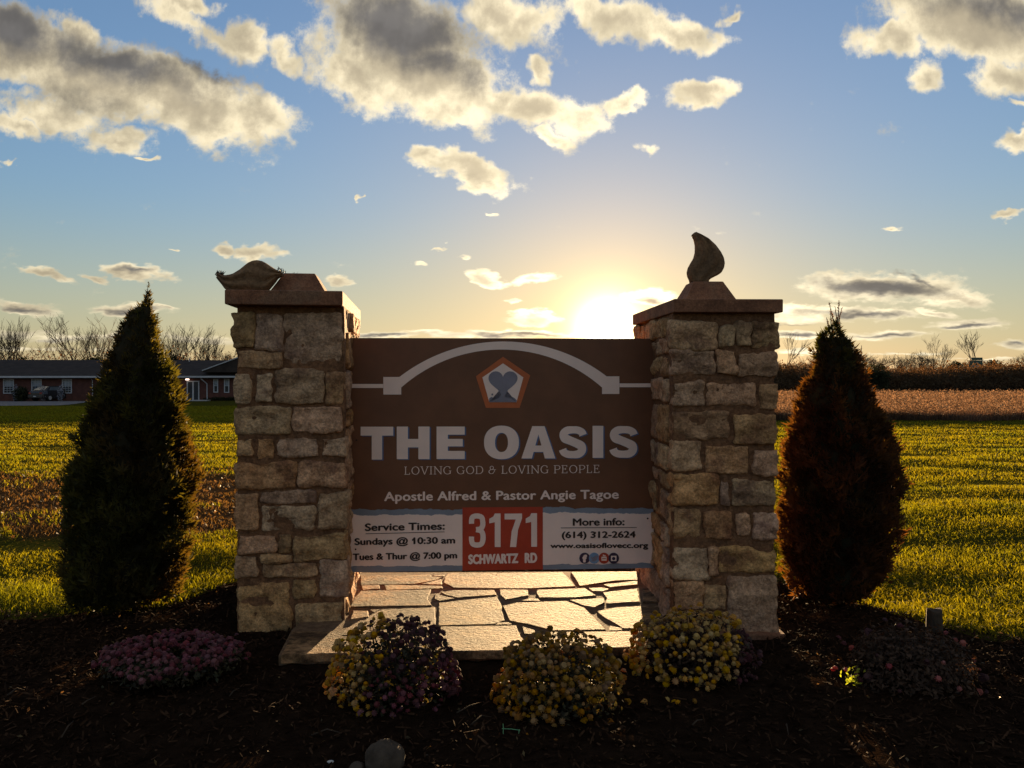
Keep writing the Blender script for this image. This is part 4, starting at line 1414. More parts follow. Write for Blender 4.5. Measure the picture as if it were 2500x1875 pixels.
def mum(label, cx, cy, rx, ry, h, colour_of, nb, leafmat, nleaf=3500, extra=(), flat=False, group='chrysanthemum clumps at the foot of the sign', bloom_filter=None, gaps=0.0, zb=0.03, tiltf=None):
    t = thing('chrysanthemum', label, 'flower clump', (cx, cy, 0.02), 0, group)
    pw = 0.75 if not flat else 0.35

    def surf(a, e, k=1.0):
        """a bearing, e elevation on the dome"""
        ce, se = math.cos(e), math.sin(e)
        lump = 1 + 0.10 * mnoise.noise(Vector((math.cos(a) * 2 + cx * 5, math.sin(a) * 2, e * 3)))
        p = Vector((rx * ce ** pw * math.cos(a), ry * ce ** pw * math.sin(a), h * (se ** (1.0 if not flat else 0.5)))) * lump * k
        if tiltf:
            p.z *= tiltf(p)
        return p
    # stems and leaves
    pos, nr, sz = [], [], []
    for _ in range(nleaf):
        a, e = rnd.uniform(0, 2 * math.pi), math.asin(rnd.random() ** 0.8)
        k = rnd.uniform(0.35, 0.98)
        p = surf(a, e, k)
        pos.append(p)
        d = Vector((p.x / rx, p.y / ry, p.z / h + .5)) + Vector((rnd.gauss(0, .5), rnd.gauss(0, .5), rnd.gauss(0, .5)))
        nr.append(d.normalized())
        sz.append(rnd.uniform(.008, .018))
    v, f, T = leaf_cloud(len(pos), np.array([tuple(p) for p in pos]), np.array([tuple(p) for p in nr]), np.array(sz))
    link('foliage', np_mesh('foliage', v, f, tint=T), leafmat, t)
    m = MB()
    for _ in range(90):
        a, e = rnd.uniform(0, 2 * math.pi), rnd.uniform(0.05, 1.5)
        p = surf(a, e, rnd.uniform(.85, 1.0))
        m.tube([(p.x * .15, p.y * .15, 0), Vector((p.x * .7, p.y * .7, p.z * .55)), p], [.003, .0025, .0015], 3, False)
    link('stems', m.mesh('stems'), M['twig'], t)
    cnt = 0
    tries = 0
    placed = []
    while cnt < nb and tries < nb * 30:
        tries += 1
        a, e = rnd.uniform(0, 2 * math.pi), math.asin(rnd.random() ** 0.9)
        if flat:
            e = math.acos(min(1.0, rnd.random() ** (1 / (2 * pw))))
        if math.sin(a) > 0.35 and rnd.random() < 0.75 and not flat:
            continue
        p = surf(a, e, rnd.uniform(.96, 1.05))
        if bloom_filter and not bloom_filter(p, a, e):
            continue
        if mnoise.noise(Vector((p.x * 9 + cx, p.y * 9, p.z * 9))) < gaps - 0.5:
            continue
        if any((p - q).length < 0.0185 for q in placed):
            continue
        placed.append(p)
        col = colour_of(p)
        if col is None:
            continue
        me = rnd.choice(BL[col])
        nrm = Vector((p.x / rx ** 2, p.y / ry ** 2, p.z / h ** 2 + 0.5)).normalized()
        nrm = (nrm + Vector((rnd.gauss(0, .3), rnd.gauss(0, .3), rnd.gauss(0.1, .3)))).normalized()
        o = bpy.data.objects.new('blossom', me)
        COL.objects.link(o)
        o.parent = t
        o.location = p
        o.rotation_euler = nrm.to_track_quat('Z', 'Y').to_euler()
        s = rnd.uniform(.62, 1.35)
        o.scale = (s, s, s * rnd.uniform(.8, 1.4))
        cnt += 1
    if nb > 100:
        fill = {}
        for _ in range(330):
            a, e = rnd.uniform(0, 2 * math.pi), math.asin(rnd.random())
            p = surf(a, e, rnd.uniform(.84, .97))
            if bloom_filter and not bloom_filter(p, a, e):
                continue
            col = colour_of(p)
            if col:
                fill.setdefault(col, []).append(p)
        for col, ps in fill.items():
            src = BL[col][0]
            sv = np.array([tuple(v.co) for v in src.vertices])
            vs, fs = [], []
            for p in ps:
                rot = Matrix.Rotation(rnd.uniform(0, 6), 3, 'Z') @ Matrix.Rotation(rnd.gauss(0, .8), 3, 'X')
                b0 = len(vs)
                vs += [tuple(rot @ Vector(q) * rnd.uniform(.9, .95) + p) for q in sv]
                fs += [tuple(b0 + i for i in pl.vertices) for pl in src.polygons]
            link('inner_blossoms', mesh_from('inner_blossoms', vs, fs), M[col], t, kind='stuff')
    for (px, py, col, hh) in extra:
        q = on_h(px, py, hh) - Vector((cx, cy, 0.02))
        o = bpy.data.objects.new('blossom', rnd.choice(BL[col]))
        COL.objects.link(o)
        o.parent = t
        o.location = q
        o.rotation_euler = (rnd.uniform(-1.2, .6), rnd.uniform(-.8, .8), 0)
    return t


def z6b(x, y):
    return 760 + x * 800 / 2212., 1480 + y * 800 / 2212.


def z7(x, y):
    return 1500 + x * 1000 / 2212., 1480 + y * 1000 / 2212.


def col1(p):
    k = p.x + 0.25 * (p.z - 0.15) + 0.05 * mnoise.noise(p * 14)
    if k < -0.10:
        return 'yellow'
    if k < 0.03 and p.z > 0.12 and rnd.random() < .45:
        return 'yellow'
    return 'rose' if p.z < 0.17 and rnd.random() < .6 else 'purple'


mum('round mum clump, yellow blooms on its left half, dark purple on its right', (960 - 1250) / F * 3.62, 3.62, 0.305, 0.29, 0.33, col1, 295, M['mumleaf'],
    extra=[(*z6b(565, 780), 'rose', .01), (*z6b(545, 735), 'rose', .03), (*z6b(325, 710), 'rose', .04), (*z6b(590, 700), 'rose', .04), (*z6b(710, 640), 'rose', .07)])
mum('mustard yellow mum clump in the middle of the three, some heads fallen on the mulch', (1366 - 1250) / F * 3.5, 3.5, 0.295, 0.28, 0.30, lambda p: 'mustard', 290, M['mumleaf'],
    bloom_filter=lambda p, a, e: not (p.z < 0.09 and p.x > 0.0 and rnd.random() < .8),
    extra=[(*z6b(x, y), 'mustard', h) for x, y, h in ((1440, 920, .0), (1490, 940, .0), (1600, 962, .0), (1650, 905, .02), (1672, 945, .01), (1720, 942, .01), (1640, 800, .04),
                                                      (1840, 770, .04), (1905, 925, .01), (1960, 915, .02), (1975, 870, .02), (1450, 870, .02), (1500, 900, .01), (1865, 690, .06), (2015, 770, .03))])
mum('bright yellow mum clump in front of the right stone pillar, its right side withered', (1690 - 1250) / F * 3.92, 3.92, 0.33, 0.30, 0.27,
    lambda p: 'yellow' if p.x < 0.17 + 0.3 * (p.z - .12) + 0.06 * mnoise.noise(p * 12) else ('purple' if rnd.random() < .5 else None), 298, M['deadleaf'],
    extra=[(*z7(165, 510), 'yellow', .03), (*z7(275, 560), 'yellow', .0), (*z7(270, 575), 'yellow', .0), (*z7(435, 510), 'mustard', .02), (*z7(340, 515), 'yellow', .03), (*z7(320, 510), 'yellow', .03), (*z7(290, 500), 'yellow', .03)])
mum('low flat-topped mum clump with dusty pink blooms, in front of the left arborvitae', -1.66, 3.80, 0.36, 0.27, 0.15, lambda p: 'rose', 270, M['mumleaf'], 3600, flat=True,
    bloom_filter=lambda p, a, e: p.z > 0.085)
mum('withered brown mum clump with a few red buds, right of the right pillar', (2225 - 1250) / F * 3.75, 3.75, 0.31, 0.28, 0.26, lambda p: 'red' if rnd.random() < .5 else 'purple', 26, M['deadleaf'], 5200,
    extra=[(*z7(1180, 340), 'red', .06), (*z7(1195, 330), 'red', .07), (*z7(1240, 195), 'rose', .12), (*z7(1215, 165), 'rose', .13), (*z7(1308, 372), 'red', .06), (*z7(1375, 128), 'rose', .16)])
# yellow-green shoot at the sunny edge of the withered clump
tw = thing('leafy_shoot', 'small yellow-green leafy shoot beside the withered mum clump', 'plant', on_h(*z7(1290, 440), 0.02))
pos = np.array([[rnd.gauss(0, .022), rnd.gauss(0, .02), abs(rnd.gauss(.05, .035))] for _ in range(46)])
nr = rng.normal(size=(46, 3)) * [1, 1, .6]
nr /= np.linalg.norm(nr, axis=1, keepdims=True)
v, f, T = leaf_cloud(46, pos, nr, rng.uniform(.008, .017, 46))
link('leaves', np_mesh('leaves', v, f), M['limeleaf'], tw)


# ------------------------------------------------------------------ mulch chips, leaves, sticks, rocks
def build_mulch():
    n = 60000
    # denser near the camera's side of the bed, everywhere on it
    x = rng.uniform(-5.0, 5.0, n)
    y = 1.6 + (bed_edge(x) - 0.03 - 1.6) * rng.random(n) ** 0.75
    z = bed_height(x, y) + rng.uniform(0.0, 0.014, n)
    keep = ~((x > -1.25) & (x < 0.95) & (y > 3.85) & (y < 5.5) & (x > -1.17 - 0.03 * (y - 4)))
    keep &= ~((x > LP_O[0] - .1) & (x < -1.0) & (y > 4.45) & (y < 5.7)) & ~((x > .93) & (x < 1.48) & (y > 4.45) & (y < 5.7))
    x, y, z = x[keep], y[keep], z[keep]
    n = len(x)
    th = rng.uniform(0, 2 * math.pi, n)
    L = rng.gamma(2.0, 0.0050, n) + 0.004
    W = rng.uniform(0.0018, 0.005, n)
    pitch = rng.normal(0, 0.45, n)
    d = np.stack([np.cos(th) * np.cos(pitch), np.sin(th) * np.cos(pitch), np.sin(pitch)], -1)
    sd = np.stack([-np.sin(th), np.cos(th), rng.normal(0, .6, n)], -1)
    sd /= np.linalg.norm(sd, axis=1, keepdims=True)
    up = np.cross(d, sd)
    c = np.stack([x, y, z], -1)
    a, b = d * L[:, None], sd * W[:, None]
    bend = up * (L * rng.uniform(-.12, .12, n))[:, None]
    v = np.stack([c - a - b, c - a + b, c + bend - b * 1.1, c + bend + b * 1.1, c + a - b * .7, c + a + b * .7], 1).reshape(-1, 3)
    i = np.arange(n)[:, None] * 6
    f = np.concatenate([i + [[0, 2, 3, 1]], i + [[2, 4, 5, 3]]])
    o = link('mulch_chips', np_mesh('mulch_chips', v, f, tint=np.repeat(rng.random(n) ** 2, 6)), M['chip'], kind='stuff')
    tag(o, 'dark shredded wood mulch scattered over the planting bed', 'mulch')
    # dead leaves blown over bed and bare ground
    n = 5200
    x = np.concatenate([rng.uniform(-5, 5, 900), rng.uniform(-12, -1.2, n - 900)])
    y = np.concatenate([2.2 + (bed_edge(x[:900]) - 2.2) * rng.random(900), rng.uniform(7.0, 12.4, n - 900)])
    z = np.where(np.arange(n) < 900, bed_height(x, y) + .012, ground(x, y) + .012)
    s = np.concatenate([rng.uniform(.006, .015, 900), rng.uniform(.015, .035, n - 900)])
    keep = ~((x > -1.6) & (x < 1.5) & (y > 3.8) & (y < 5.8))
    x, y, z, s = x[keep], y[keep], z[keep], s[keep]
    n = len(x)
    nr = rng.normal(size=(n, 3)) * [.6, .6, .3] + [0, 0, .8]
    nr /= np.linalg.norm(nr, axis=1, keepdims=True)
    v, f, T = leaf_cloud(n, np.stack([x, y, z], -1), nr, s)
    M['litter'] = material('dead leaves', (0.12, 0.085, 0.032), (0.065, 0.046, 0.02), 9, 0.6, 0, 1, 0.3, trans=0.35, tint=True, transcol=(1.8, 1.2, .7))
    o = link('fallen_leaves', np_mesh('fallen_leaves', v, f, tint=T), M['litter'], kind='stuff')
    tag(o, 'brown fallen leaves strewn over the bed and bare ground', 'leaves')


build_mulch()


def rock(label, px, py, r, squash, seed, h=0.0, group=None, Y=None):
    p = on_h(px, py, h) if Y is None else Vector(((px - CX) / F * Y, Y, 0))
    bm = bmesh.new()
    bmesh.ops.create_icosphere(bm, subdivisions=3, radius=1.0)
    for v in bm.verts:
        q = v.co.copy()
        k = 1 + 0.16 * mnoise.noise(q * 1.6 + Vector((seed, 0, 0))) + 0.05 * mnoise.noise(q * 5 + Vector((seed, 3, 0)))
        v.co = Vector((q.x * r * k, q.y * r * squash[0] * k, q.z * r * squash[1] * k))
    me = bpy.data.meshes.new('rock')
    bm.to_mesh(me)
    bm.free()
    me.polygons.foreach_set('use_smooth', [True] * len(me.polygons))
    o = link('rock', me, M['rock'], None, (p.x, p.y, r * squash[1] * 0.45 + 0.01))
    tag(o, label, 'rock', group)
    return o


rock('rounded grey rock lying in the mulch at the bottom of the view', 938, 1878, 0.078, (0.9, 0.85), 1.0, 0.0)
rock('small low stone just left of the rounded grey rock at the bottom', 872, 1884, 0.028, (1, .6), 5.0)
rock('grey rock at the foot of the right pillar, half hidden behind the yellow mum', 1802, 1585, 0.075, (0.9, 0.8), 9.0, Y=4.22)
M['quartz'] = material('pale quartz', (0.55, 0.53, 0.50), (0.42, 0.40, 0.38), 30, 0.6, 0.3, 80, 0.4)
for i, (px, py, r, lab) in enumerate(((711, 1637, .011, 'pale quartz chip lying on mulch between the pink and the purple mum'), (758, 1754, .008, 'pale quartz sliver on mulch left below the purple mum'),
                                      (807, 1868, .013, 'pointed pale stone at the bottom edge of the view'), (385, 1818, .004, 'tiny pale pebble on mulch below the pink mum'),
                                      (1420, 1866, .006, 'small pale pebble right of the fallen mustard heads'), (1042, 1851, .007, 'small brown-grey pebble right of the rounded rock'))):
    o = rock(lab, px, py, r, (.5, .45), 20.0 + i)
    o.name = 'pebble'
    o['category'] = 'pebble'
    o.data.materials.clear()
    o.data.materials.append(M['quartz'] if i != 5 else M['rock'])


def build_sticks():
    spots = [((760, 1795), (835, 1790), 'curved stick on the mulch above the rounded grey rock'), ((15, 1700), (60, 1685), 'thin stick at the left edge of the mulch'),
             ((200, 1720), (235, 1700), 'pale stick on mulch left of the pink mum'), ((150, 1800), (180, 1760), 'slanting stick near the bottom left corner'),
             ((1385, 1735), (1425, 1758), 'short stick between the mustard and the bright yellow mum'), ((1690, 1770), (1715, 1757), 'stick on mulch below the bright yellow mum'),
             ((1920, 1770), (1925, 1795), 'upright-lying stick below the withered mum'), ((560, 1700), (585, 1680), 'stick on mulch right of the pink mum'),
             ((1150, 1770), (1200, 1750), 'sunlit stick below the gap between purple and mustard mum'), ((1115, 1740), (1180, 1712), 'long sunlit stick reaching toward the mustard mum')]
    for a, b, lab in spots:
        p, q = on_h(*a, .03), on_h(*b, .035)
        m = MB()
        mid = p.lerp(q, .5) + Vector((0, rnd.uniform(-.02, .02), rnd.uniform(.005, .02)))
        m.tube([Vector((0, 0, 0)), mid - p, q - p], [.0035, .003, .0015], 5)
        o = link('stick', m.mesh('stick', True), M['bark'], None, p)
        tag(o, lab, 'stick', 'sticks on the mulch')


build_sticks()
# thin green wire ring stake in front of the middle clump
M['wire'] = material('green wire', (0.12, 0.32, 0.14), (0.10, 0.28, 0.12), 5, 0.4, 0, 1, 0.5)
p0, p1 = on_h(1229, 1812, .02), on_h(1263, 1808, .02)
q0, q1 = on_h(1226, 1779, .04), on_h(1270, 1783, .04)
w = thing('wire_stake', 'thin green wire plant stake in front of the mustard mum clump', 'plant stake', p0)
link('crossbar', MB().tube([q0 - p0, (q0 + q1) / 2 - p0 + Vector((0, 0, .002)), q1 - p0], .0016, 5).mesh('crossbar'), M['wire'], w)
link('prong', MB().tube([Vector((0, 0, -.02)), q0 - p0 + Vector((.004, 0, .02))], .0014, 5).mesh('prong'), M['wire'], w)
link('prong', MB().tube([p1 - p0 + Vector((0, 0, -.02)), q1 - p0 + Vector((-.004, 0, .004))], .0014, 5).mesh('prong'), M['wire'], w)
# weathered stump post at the lawn edge
p = on_h(2281, 1545, 0.0)
rings = []
for i, (z, r) in enumerate(((-.03, .047), (.03, .046), (.08, .044), (.12, .043), (.134, .041))):
    rings.append([(r * (1 + .12 * mnoise.noise(Vector((math.cos(a) * 2, math.sin(a) * 2, z * 4)))) * math.cos(a), r * math.sin(a), z + (.008 * math.cos(a * 2) if i == 4 else 0)) for a in [2 * math.pi * k / 16 for k in range(16)]])
t = tag(link('stump_post', MB().loft(rings).mesh('stump_post'), M['bark'], None, p), 'short sawn-off wooden post at the edge of the lawn behind the withered mum', 'wooden post')


# ------------------------------------------------------------------ grass
def blades(x, y, z, h, w, lean=0.35, tint=None):
    n = len(x)
    th = rng.uniform(0, 2 * math.pi, n)
    wd = np.stack([np.cos(th), np.sin(th), np.zeros(n)], -1) * (w / 2)[:, None]
    ld = np.stack([rng.normal(0, lean, n), rng.normal(0, lean, n), np.ones(n)], -1)
    ld /= np.linalg.norm(ld, axis=1, keepdims=True)
    c = np.stack([x, y, z], -1)
    mid = c + ld * (h * .55)[:, None]
    tip = c + ld * (h * .9)[:, None] + np.stack([rng.normal(0, .35, n) * h, rng.normal(0, .35, n) * h, -0.08 * h], -1)
    v = np.stack([c - wd, c + wd, mid + wd * .8, mid - wd * .8, tip], 1).reshape(-1, 3)
    i = np.arange(n)[:, None] * 5
    f = np.concatenate([i + [[0, 1, 2]], i + [[0, 2, 3]], i + [[3, 2, 4]]])
    return v, f, np.repeat(tint if tint is not None else rng.random(n), 5)


def build_grass():
    M['grass'] = material('grass blades', (0.10, 0.105, 0.012), (0.12, 0.108, 0.013), 0.8, 0.8, 0, 1, 0.06, trans=0.5, tint=True, transcol=(2.3, 2.0, 0.35), c3=(0.085, 0.10, 0.012))
    M['drygrass'] = material('dry grass', (0.17, 0.11, 0.04), (0.10, 0.065, 0.028), 2.0, 0.8, 0, 1, 0.06, trans=0.35, tint=True, transcol=(1.7, 1.3, .6))
    N = 430000
    # density falls off with distance from the sign while tufts get broader
    d = 4.0 * (34.0 / 4.0) ** rng.random(N)
    a = rng.uniform(-0.80, 0.80, N)
    x, y = d * np.tan(a) * 0.95, d
    mo = np.array([0.0])
    e = bed_edge(x)
    ok = (y > e + rng.normal(0.02, 0.05, N)) & (y < 31.5)
    # mown lines and tufts
    tuft = np.sin(y * 5.3 + np.sin(x * .7) * 1.5) * 0.5 + np.sin(x * 3.1 + y * 1.9) * np.sin(y * 7.7 - x * 2.3) * .5
    bare = (x < -0.4) & (y > 7.1 + .5 * np.sin(x * 2.1)) & (y < 12.3 + .8 * np.sin(x * 1.3 + 1))
    ok &= ~(bare & (rng.random(N) < .72))
    ok &= ~((tuft < -0.25) & (rng.random(N) < .35))
    stk = streak(x, y)
    ok &= ~((stk < -0.6) & (rng.random(N) < .3))
    bare &= ~((stk > 0.45) & (rng.random(N) < .8))
    x, y, tuft, bare, stk = x[ok], y[ok], tuft[ok], bare[ok], stk[ok]
    n = len(x)
    h = (0.032 + 0.024 * rng.random(n) + 0.010 * tuft) * (1 + 0.012 * np.clip(y - 6, 0, 30))
    near = np.clip((6.3 - y) / 1.2, 0, 1)
    h *= 1 + 0.45 * near * rng.random(n)
    w = (0.0028 + 0.0016 * y * 0.28) * rng.uniform(.7, 1.3, n)
    z = ground(x, y) - 0.012 + 0.018 * np.clip(stk, -1, 1.2)
    h *= 1 + 0.30 * np.clip(stk, -1, 1)
    for sel, mat, nm, lab in ((~bare, M['grass'], 'grass', 'sunlit green lawn grass around and behind the sign'), (bare, M['drygrass'], 'dry_grass', 'sparse brown grass on the bare patch left of the sign')):
        v, f, T = blades(x[sel], y[sel], z[sel], h[sel], w[sel], 0.4)
        o = link(nm, np_mesh(nm, v, f, tint=T), mat, kind='stuff')
        tag(o, lab, 'grass')
    # the shaded and far lawn on the left, out to the drive
    n = 60000
    y = 31.5 * (56 / 31.5) ** rng.random(n)
    x = rng.uniform(-0.78, -0.28, n) * y
    v, f, T = blades(x, y, ground(x, y) - .012, rng.uniform(.05, .10, n), rng.uniform(.03, .05, n), .4)
    o = link('grass', np_mesh('grass', v, f, tint=T), M['grass'], kind='stuff')
    tag(o, 'shaded green lawn running up to the brick house', 'grass')


build_grass()


def build_reeds():
    M['reed'] = material('dry field grass', (0.095, 0.067, 0.044), (0.062, 0.043, 0.029), 0.4, 0.7, 0, 1, 0.2, trans=0.4, tint=True, transcol=(1.5, 1.1, .8), c3=(0.14, 0.09, 0.06))
    n = 150000
    y = 31.2 * (84 / 31.2) ** rng.random(n)
    x = rng.uniform(0.10, 0.74, n) * y
    y += (0.45 * np.sin(x * 1.3) + .25 * np.sin(x * 3.7)) * (y < 34)
    hf = np.clip(.42 + (y - 31) * .016, .38, .9)
    h = (0.90 + 0.28 * rng.random(n) + .16 * np.sin(x * 2.3) * np.sin(y * 2.1)) * hf
    v, f, T = blades(x, y, ground(x, y), h, rng.uniform(.4, 1.1, n) * .0008 * y, .22)
    o = link('tall_field_grass', np_mesh('tall_field_grass', v, f, tint=T), M['reed'], kind='stuff')
    tag(o, 'band of tall dry pinkish field grass beyond the right lawn', 'tall grass')
    # seed heads
    n = 60000
    y = 31.2 * (84 / 31.2) ** rng.random(n)
    x = rng.uniform(0.10, 0.74, n) * y
    z = ground(x, y) + (0.95 + .16 * np.sin(x * 2.3) * np.sin(y * 2.1) + rng.normal(0, .12, n)) * np.clip(.42 + (y - 31) * .016, .38, .9)
    nr = rng.normal(size=(n, 3))
    nr /= np.linalg.norm(nr, axis=1, keepdims=True)
    v, f, T = leaf_cloud(n, np.stack([x, y, z], -1), nr, rng.uniform(.6, 1.5, n) * .0009 * y)
    M['seed'] = material('seed heads', (0.165, 0.115, 0.075), (0.10, 0.068, 0.045), 0.5, 0.8, 0, 1, 0.05, trans=0.5, tint=True, transcol=(1.4, 1.1, .9))
    o = link('seed_heads', np_mesh('seed_heads', v, f, tint=T), M['seed'], kind='stuff')
    tag(o, 'fluffy seed heads on top of the dry field grass', 'seed heads')
    # brushy bank behind it
    n = 90000
    x = rng.uniform(30, 104, n)
    y = rng.uniform(117, 134, n)
    top = 3.0 + .40 * np.sin(x * .16 + 1) + .4 * np.sin(x * .45 + y * .3) + .35 * np.sin(x * 1.2 + y) + .3 * np.sin(x * 2.9) + rng.gamma(1.2, .22, n)
    top = top * np.clip((y - 115.5) / 5, 0.35, 1.0)
    s = rng.random(n) ** .6
    z = ground(x, y) + top * s
    nr = rng.normal(size=(n, 3)) + [0, 0, .6]
    nr /= np.linalg.norm(nr, axis=1, keepdims=True)
    v, f, T = leaf_cloud(n, np.stack([x, y, z], -1), nr, rng.uniform(.09, .26, n))
    M['brush'] = material('tangled brush', (0.088, 0.062, 0.038), (0.058, 0.044, 0.027), 0.25, 0.9, 0, 1, 0.1, trans=0.35, tint=True, transcol=(1.6, 1.1, .7))
    o = link('brush_bank', np_mesh('brush_bank', v, f, tint=T), M['brush'], kind='stuff')
    tag(o, 'long bank of tangled brown brush behind the dry field grass', 'brush')
    # mound below the brush
    xs, ys = np.linspace(28, 106, 80), np.linspace(116.5, 138, 12)
    X, Y = np.meshgrid(xs, ys)
    Z = ground(X, Y) + np.sin(np.linspace(0, math.pi, 12))[:, None] * (2.1 + .3 * np.sin(X * .16 + 1) + .15 * np.sin(X * .6)) - .05
    vv = np.stack([X, Y, Z], -1).reshape(-1, 3)
    i = np.arange(11)[:, None] * 80 + np.arange(79)[None, :]
    ff = np.stack([i, i + 1, i + 81, i + 80], -1).reshape(-1, 4)
    link('earth_bank', np_mesh('earth_bank', vv, ff, smooth=True), M['soil'], kind='structure')


build_reeds()


# ------------------------------------------------------------------ bare trees
def bare_tree_mesh(seed, h, spread, levels=5, rmin=0.018, r0=0.016):
    r = random.Random(seed)
    m = MB()

    def grow(p, d, L, rad, lev):
        pts, rr = [p], [rad]
        n = 3
        q, dd = p.copy(), d.copy()
        for i in range(n):
            dd = (dd + Vector((r.gauss(0, .11), r.gauss(0, .11), .06))).normalized()
            q = q + dd * (L / n)
            pts.append(q.copy())
            rr.append(rad * (1 - 0.5 * (i + 1) / n))
        m.tube(pts, rr, 4 if lev > 2 else 3, False)
        if lev == 0:
            return
        k = r.choice((2, 3, 3)) if lev > 1 else r.choice((2, 3, 4))
        for j in range(k):
            s = r.uniform(.45, 1.0) if j else 1.0
            i = min(int(s * n), n - 1)
            b = pts[i].lerp(pts[i + 1], s * n - i) if s < 1 else pts[-1]
            side = Vector((r.gauss(0, 1), r.gauss(0, 1), 0)).normalized()
            nd = (dd + side * r.uniform(.4, 1.0) * spread + Vector((0, 0, .02))).normalized()
            grow(b, nd, L * r.uniform(.66, .9), max(rad * .6, rmin), lev - 1)
    trunk = h * 0.27
    for c in range(r.choice((1, 2, 2))):
        lean = Vector((r.gauss(0, .12), r.gauss(0, .12), 1)).normalized()
        grow(Vector((r.gauss(0, .1), 0, -0.3)), lean, trunk, h * r0, levels)
    top = max(v[2] for v in m.v)
    s = h / top
    m.v = [(v[0] * s, v[1] * s, v[2] * s) for v in m.v]
    return m.mesh('branches')


VARFAR = [bare_tree_mesh(200 + i, 10.0, (0.55, 0.7, 0.85, 0.6, 0.95, 0.45)[i], 5, 0.024, 0.015) for i in range(6)]
VAR = [bare_tree_mesh(100 + i, 10.0, (0.55, 0.7, 0.85, 0.6, 0.95, 0.45)[i], 5) for i in range(6)]


def bare_tree(label, px, py_top, Y, var, wide=1.0, group=None, name='bare_tree'):
    g = float(ground(0, Y))
    H = EYE - (py_top - HZ) / F * Y - g
    t = link(name, (VARFAR if Y > 140 else VAR)[var], M['twig'], None, ((px - CX) / F * Y, Y, g), (0, 0, rnd.uniform(0, 6.28)))
    t.scale = (H / 10 * wide, H / 10 * wide, H / 10)
    tag(t, label, 'tree', group)
    return t


HG = 'bare trees behind the brick house'
for lab, px, py, Y, var, wd in (
        ('bare tree cut by the left edge of the photo, behind the house roof', 0, 806, 112, 4, 1.1),
        ('small thin bare tree just right of the left-edge tree', 30, 790, 108, 5, 0.8),
        ('tall narrow bare tree behind the left end of the roof', 55, 772, 112, 0, 0.75),
        ('low crooked bare tree between the narrow tree and the broad trio', 92, 822, 110, 2, 1.0),
        ('medium bare tree just left of the broad trio of bare trees', 138, 815, 115, 1, 0.9),
        ('leftmost tree of the broad trio left of the arborvitae, leaning branches', 187, 765, 108, 2, 1.0),
        ('middle tree of the broad trio left of the arborvitae', 214, 763, 110, 3, 0.8),
        ('rightmost tree of the broad trio, closest to the left arborvitae', 240, 768, 108, 2, .9),
        ('tall bare tree directly right of the left arborvitae', 424, 788, 112, 0, 0.9),
        ('tall bare tree second to the right of the left arborvitae', 446, 786, 110, 3, 0.95),
        ('spreading bare tree third to the right of the left arborvitae', 470, 790, 112, 2, 0.9),
        ('slim bare tree between the spreading tree and the left pillar', 503, 808, 112, 5, 0.8),
        ('short bare tree behind the gable, farther from the left pillar', 530, 836, 118, 1, 0.9),
        ('short bare tree behind the gable, touching the left pillar outline', 556, 838, 118, 3, 0.9),
        ('faint bare tree behind the roof, half hidden by the left arborvitae', 262, 822, 120, 4, 1.0)):
    bare_tree(lab, px, py, Y, var, wd)
bare_tree('bare tree right against the right pillar, above the dry field', 1900, 810, 150, 3, 0.8)
bare_tree('tall vase-shaped bare tree standing above the far treeline, left of the highway sign', 2287, 812, 190, 5, 0.9)
bare_tree('tall rounded bare tree directly behind the highway sign', 2383, 804, 195, 0, 0.8)
bare_tree('bare tree cut by the right edge of the photo', 2500, 856, 150, 4, 0.9)
for i in range(34):
    px = 1905 + i * 18.2 + rnd.uniform(-5, 5)
    bare_tree('small bare tree in the far row beyond the brush bank', px, (864 if px > 1990 and px < 2300 else 880) + rnd.uniform(-6, 8), 215 + rnd.uniform(-12, 12), rnd.choice((1, 2, 4, 4)), 1.15, 'bare trees of the far treeline')


def bushy(name, label, px, py_top, wpx, Y, mat, n=2600, cat='bush', group=None, g=None, leaf=0.02):
    g = float(ground(0, Y)) if g is None else g
    H = EYE - (py_top - HZ) / F * Y - g
    R = wpx / 2 / F * Y
    pos = rng.normal(size=(n, 3))
    pos /= np.linalg.norm(pos, axis=1, keepdims=True)
    k = rng.random(n)[:, None] ** .33
    lump = np.array([mnoise.noise(Vector(q * 2.0) + Vector((px, 0, 0))) for q in pos])[:, None]
    pos = pos * k * (1 + .35 * lump) * [R, R, H * .55] + [0, 0, H * .48]
    pos[:, 2] = np.abs(pos[:, 2])
    nr = rng.normal(size=(n, 3))
    nr /= np.linalg.norm(nr, axis=1, keepdims=True)
    v, f, T = leaf_cloud(n, pos, nr, rng.uniform(.6, 1.5, n) * leaf * Y / 20)
    t = thing(name, label, cat, ((px - CX) / F * Y, Y, g), 0, group)
    link('crown', np_mesh('crown', v, f, tint=T), mat, t)
    link('trunk', MB().tube([(0, 0, -.1), (0, 0, H * .6)], [R * .09, R * .03], 5).mesh('trunk'), M['bark'], t)
    return t


for lab, px, py, w, Y in (('dark evergreen clump poking over the roof at the far left', 50, 872, 46, 106), ('dark evergreen clump over the roof under the broad trio of trees', 212, 876, 40, 106),
                          ('taller dark evergreen over the roof, left of the arborvitae', 234, 868, 34, 104), ('dark pine clump over the roof right of the arborvitae', 424, 864, 32, 104),
                          ('low dark evergreen clump second to the right of the arborvitae', 450, 872, 30, 106)):
    bushy('evergreen_tree', lab, px, py, w, Y, M['evergreen'], 1500, 'tree', leaf=.035)
for lab, px, py, w, Y in (('large dark domed evergreen left of the highway sign', 2332, 886, 52, 150), ('dark evergreen clump under the highway sign post', 2424, 880, 40, 152),
                          ('dark rounded bush just right of the right arborvitae', 2140, 893, 60, 116)):
    bushy('evergreen_tree', lab, px, py, w, Y, M['evergreen'], 2600, 'tree', leaf=.03)


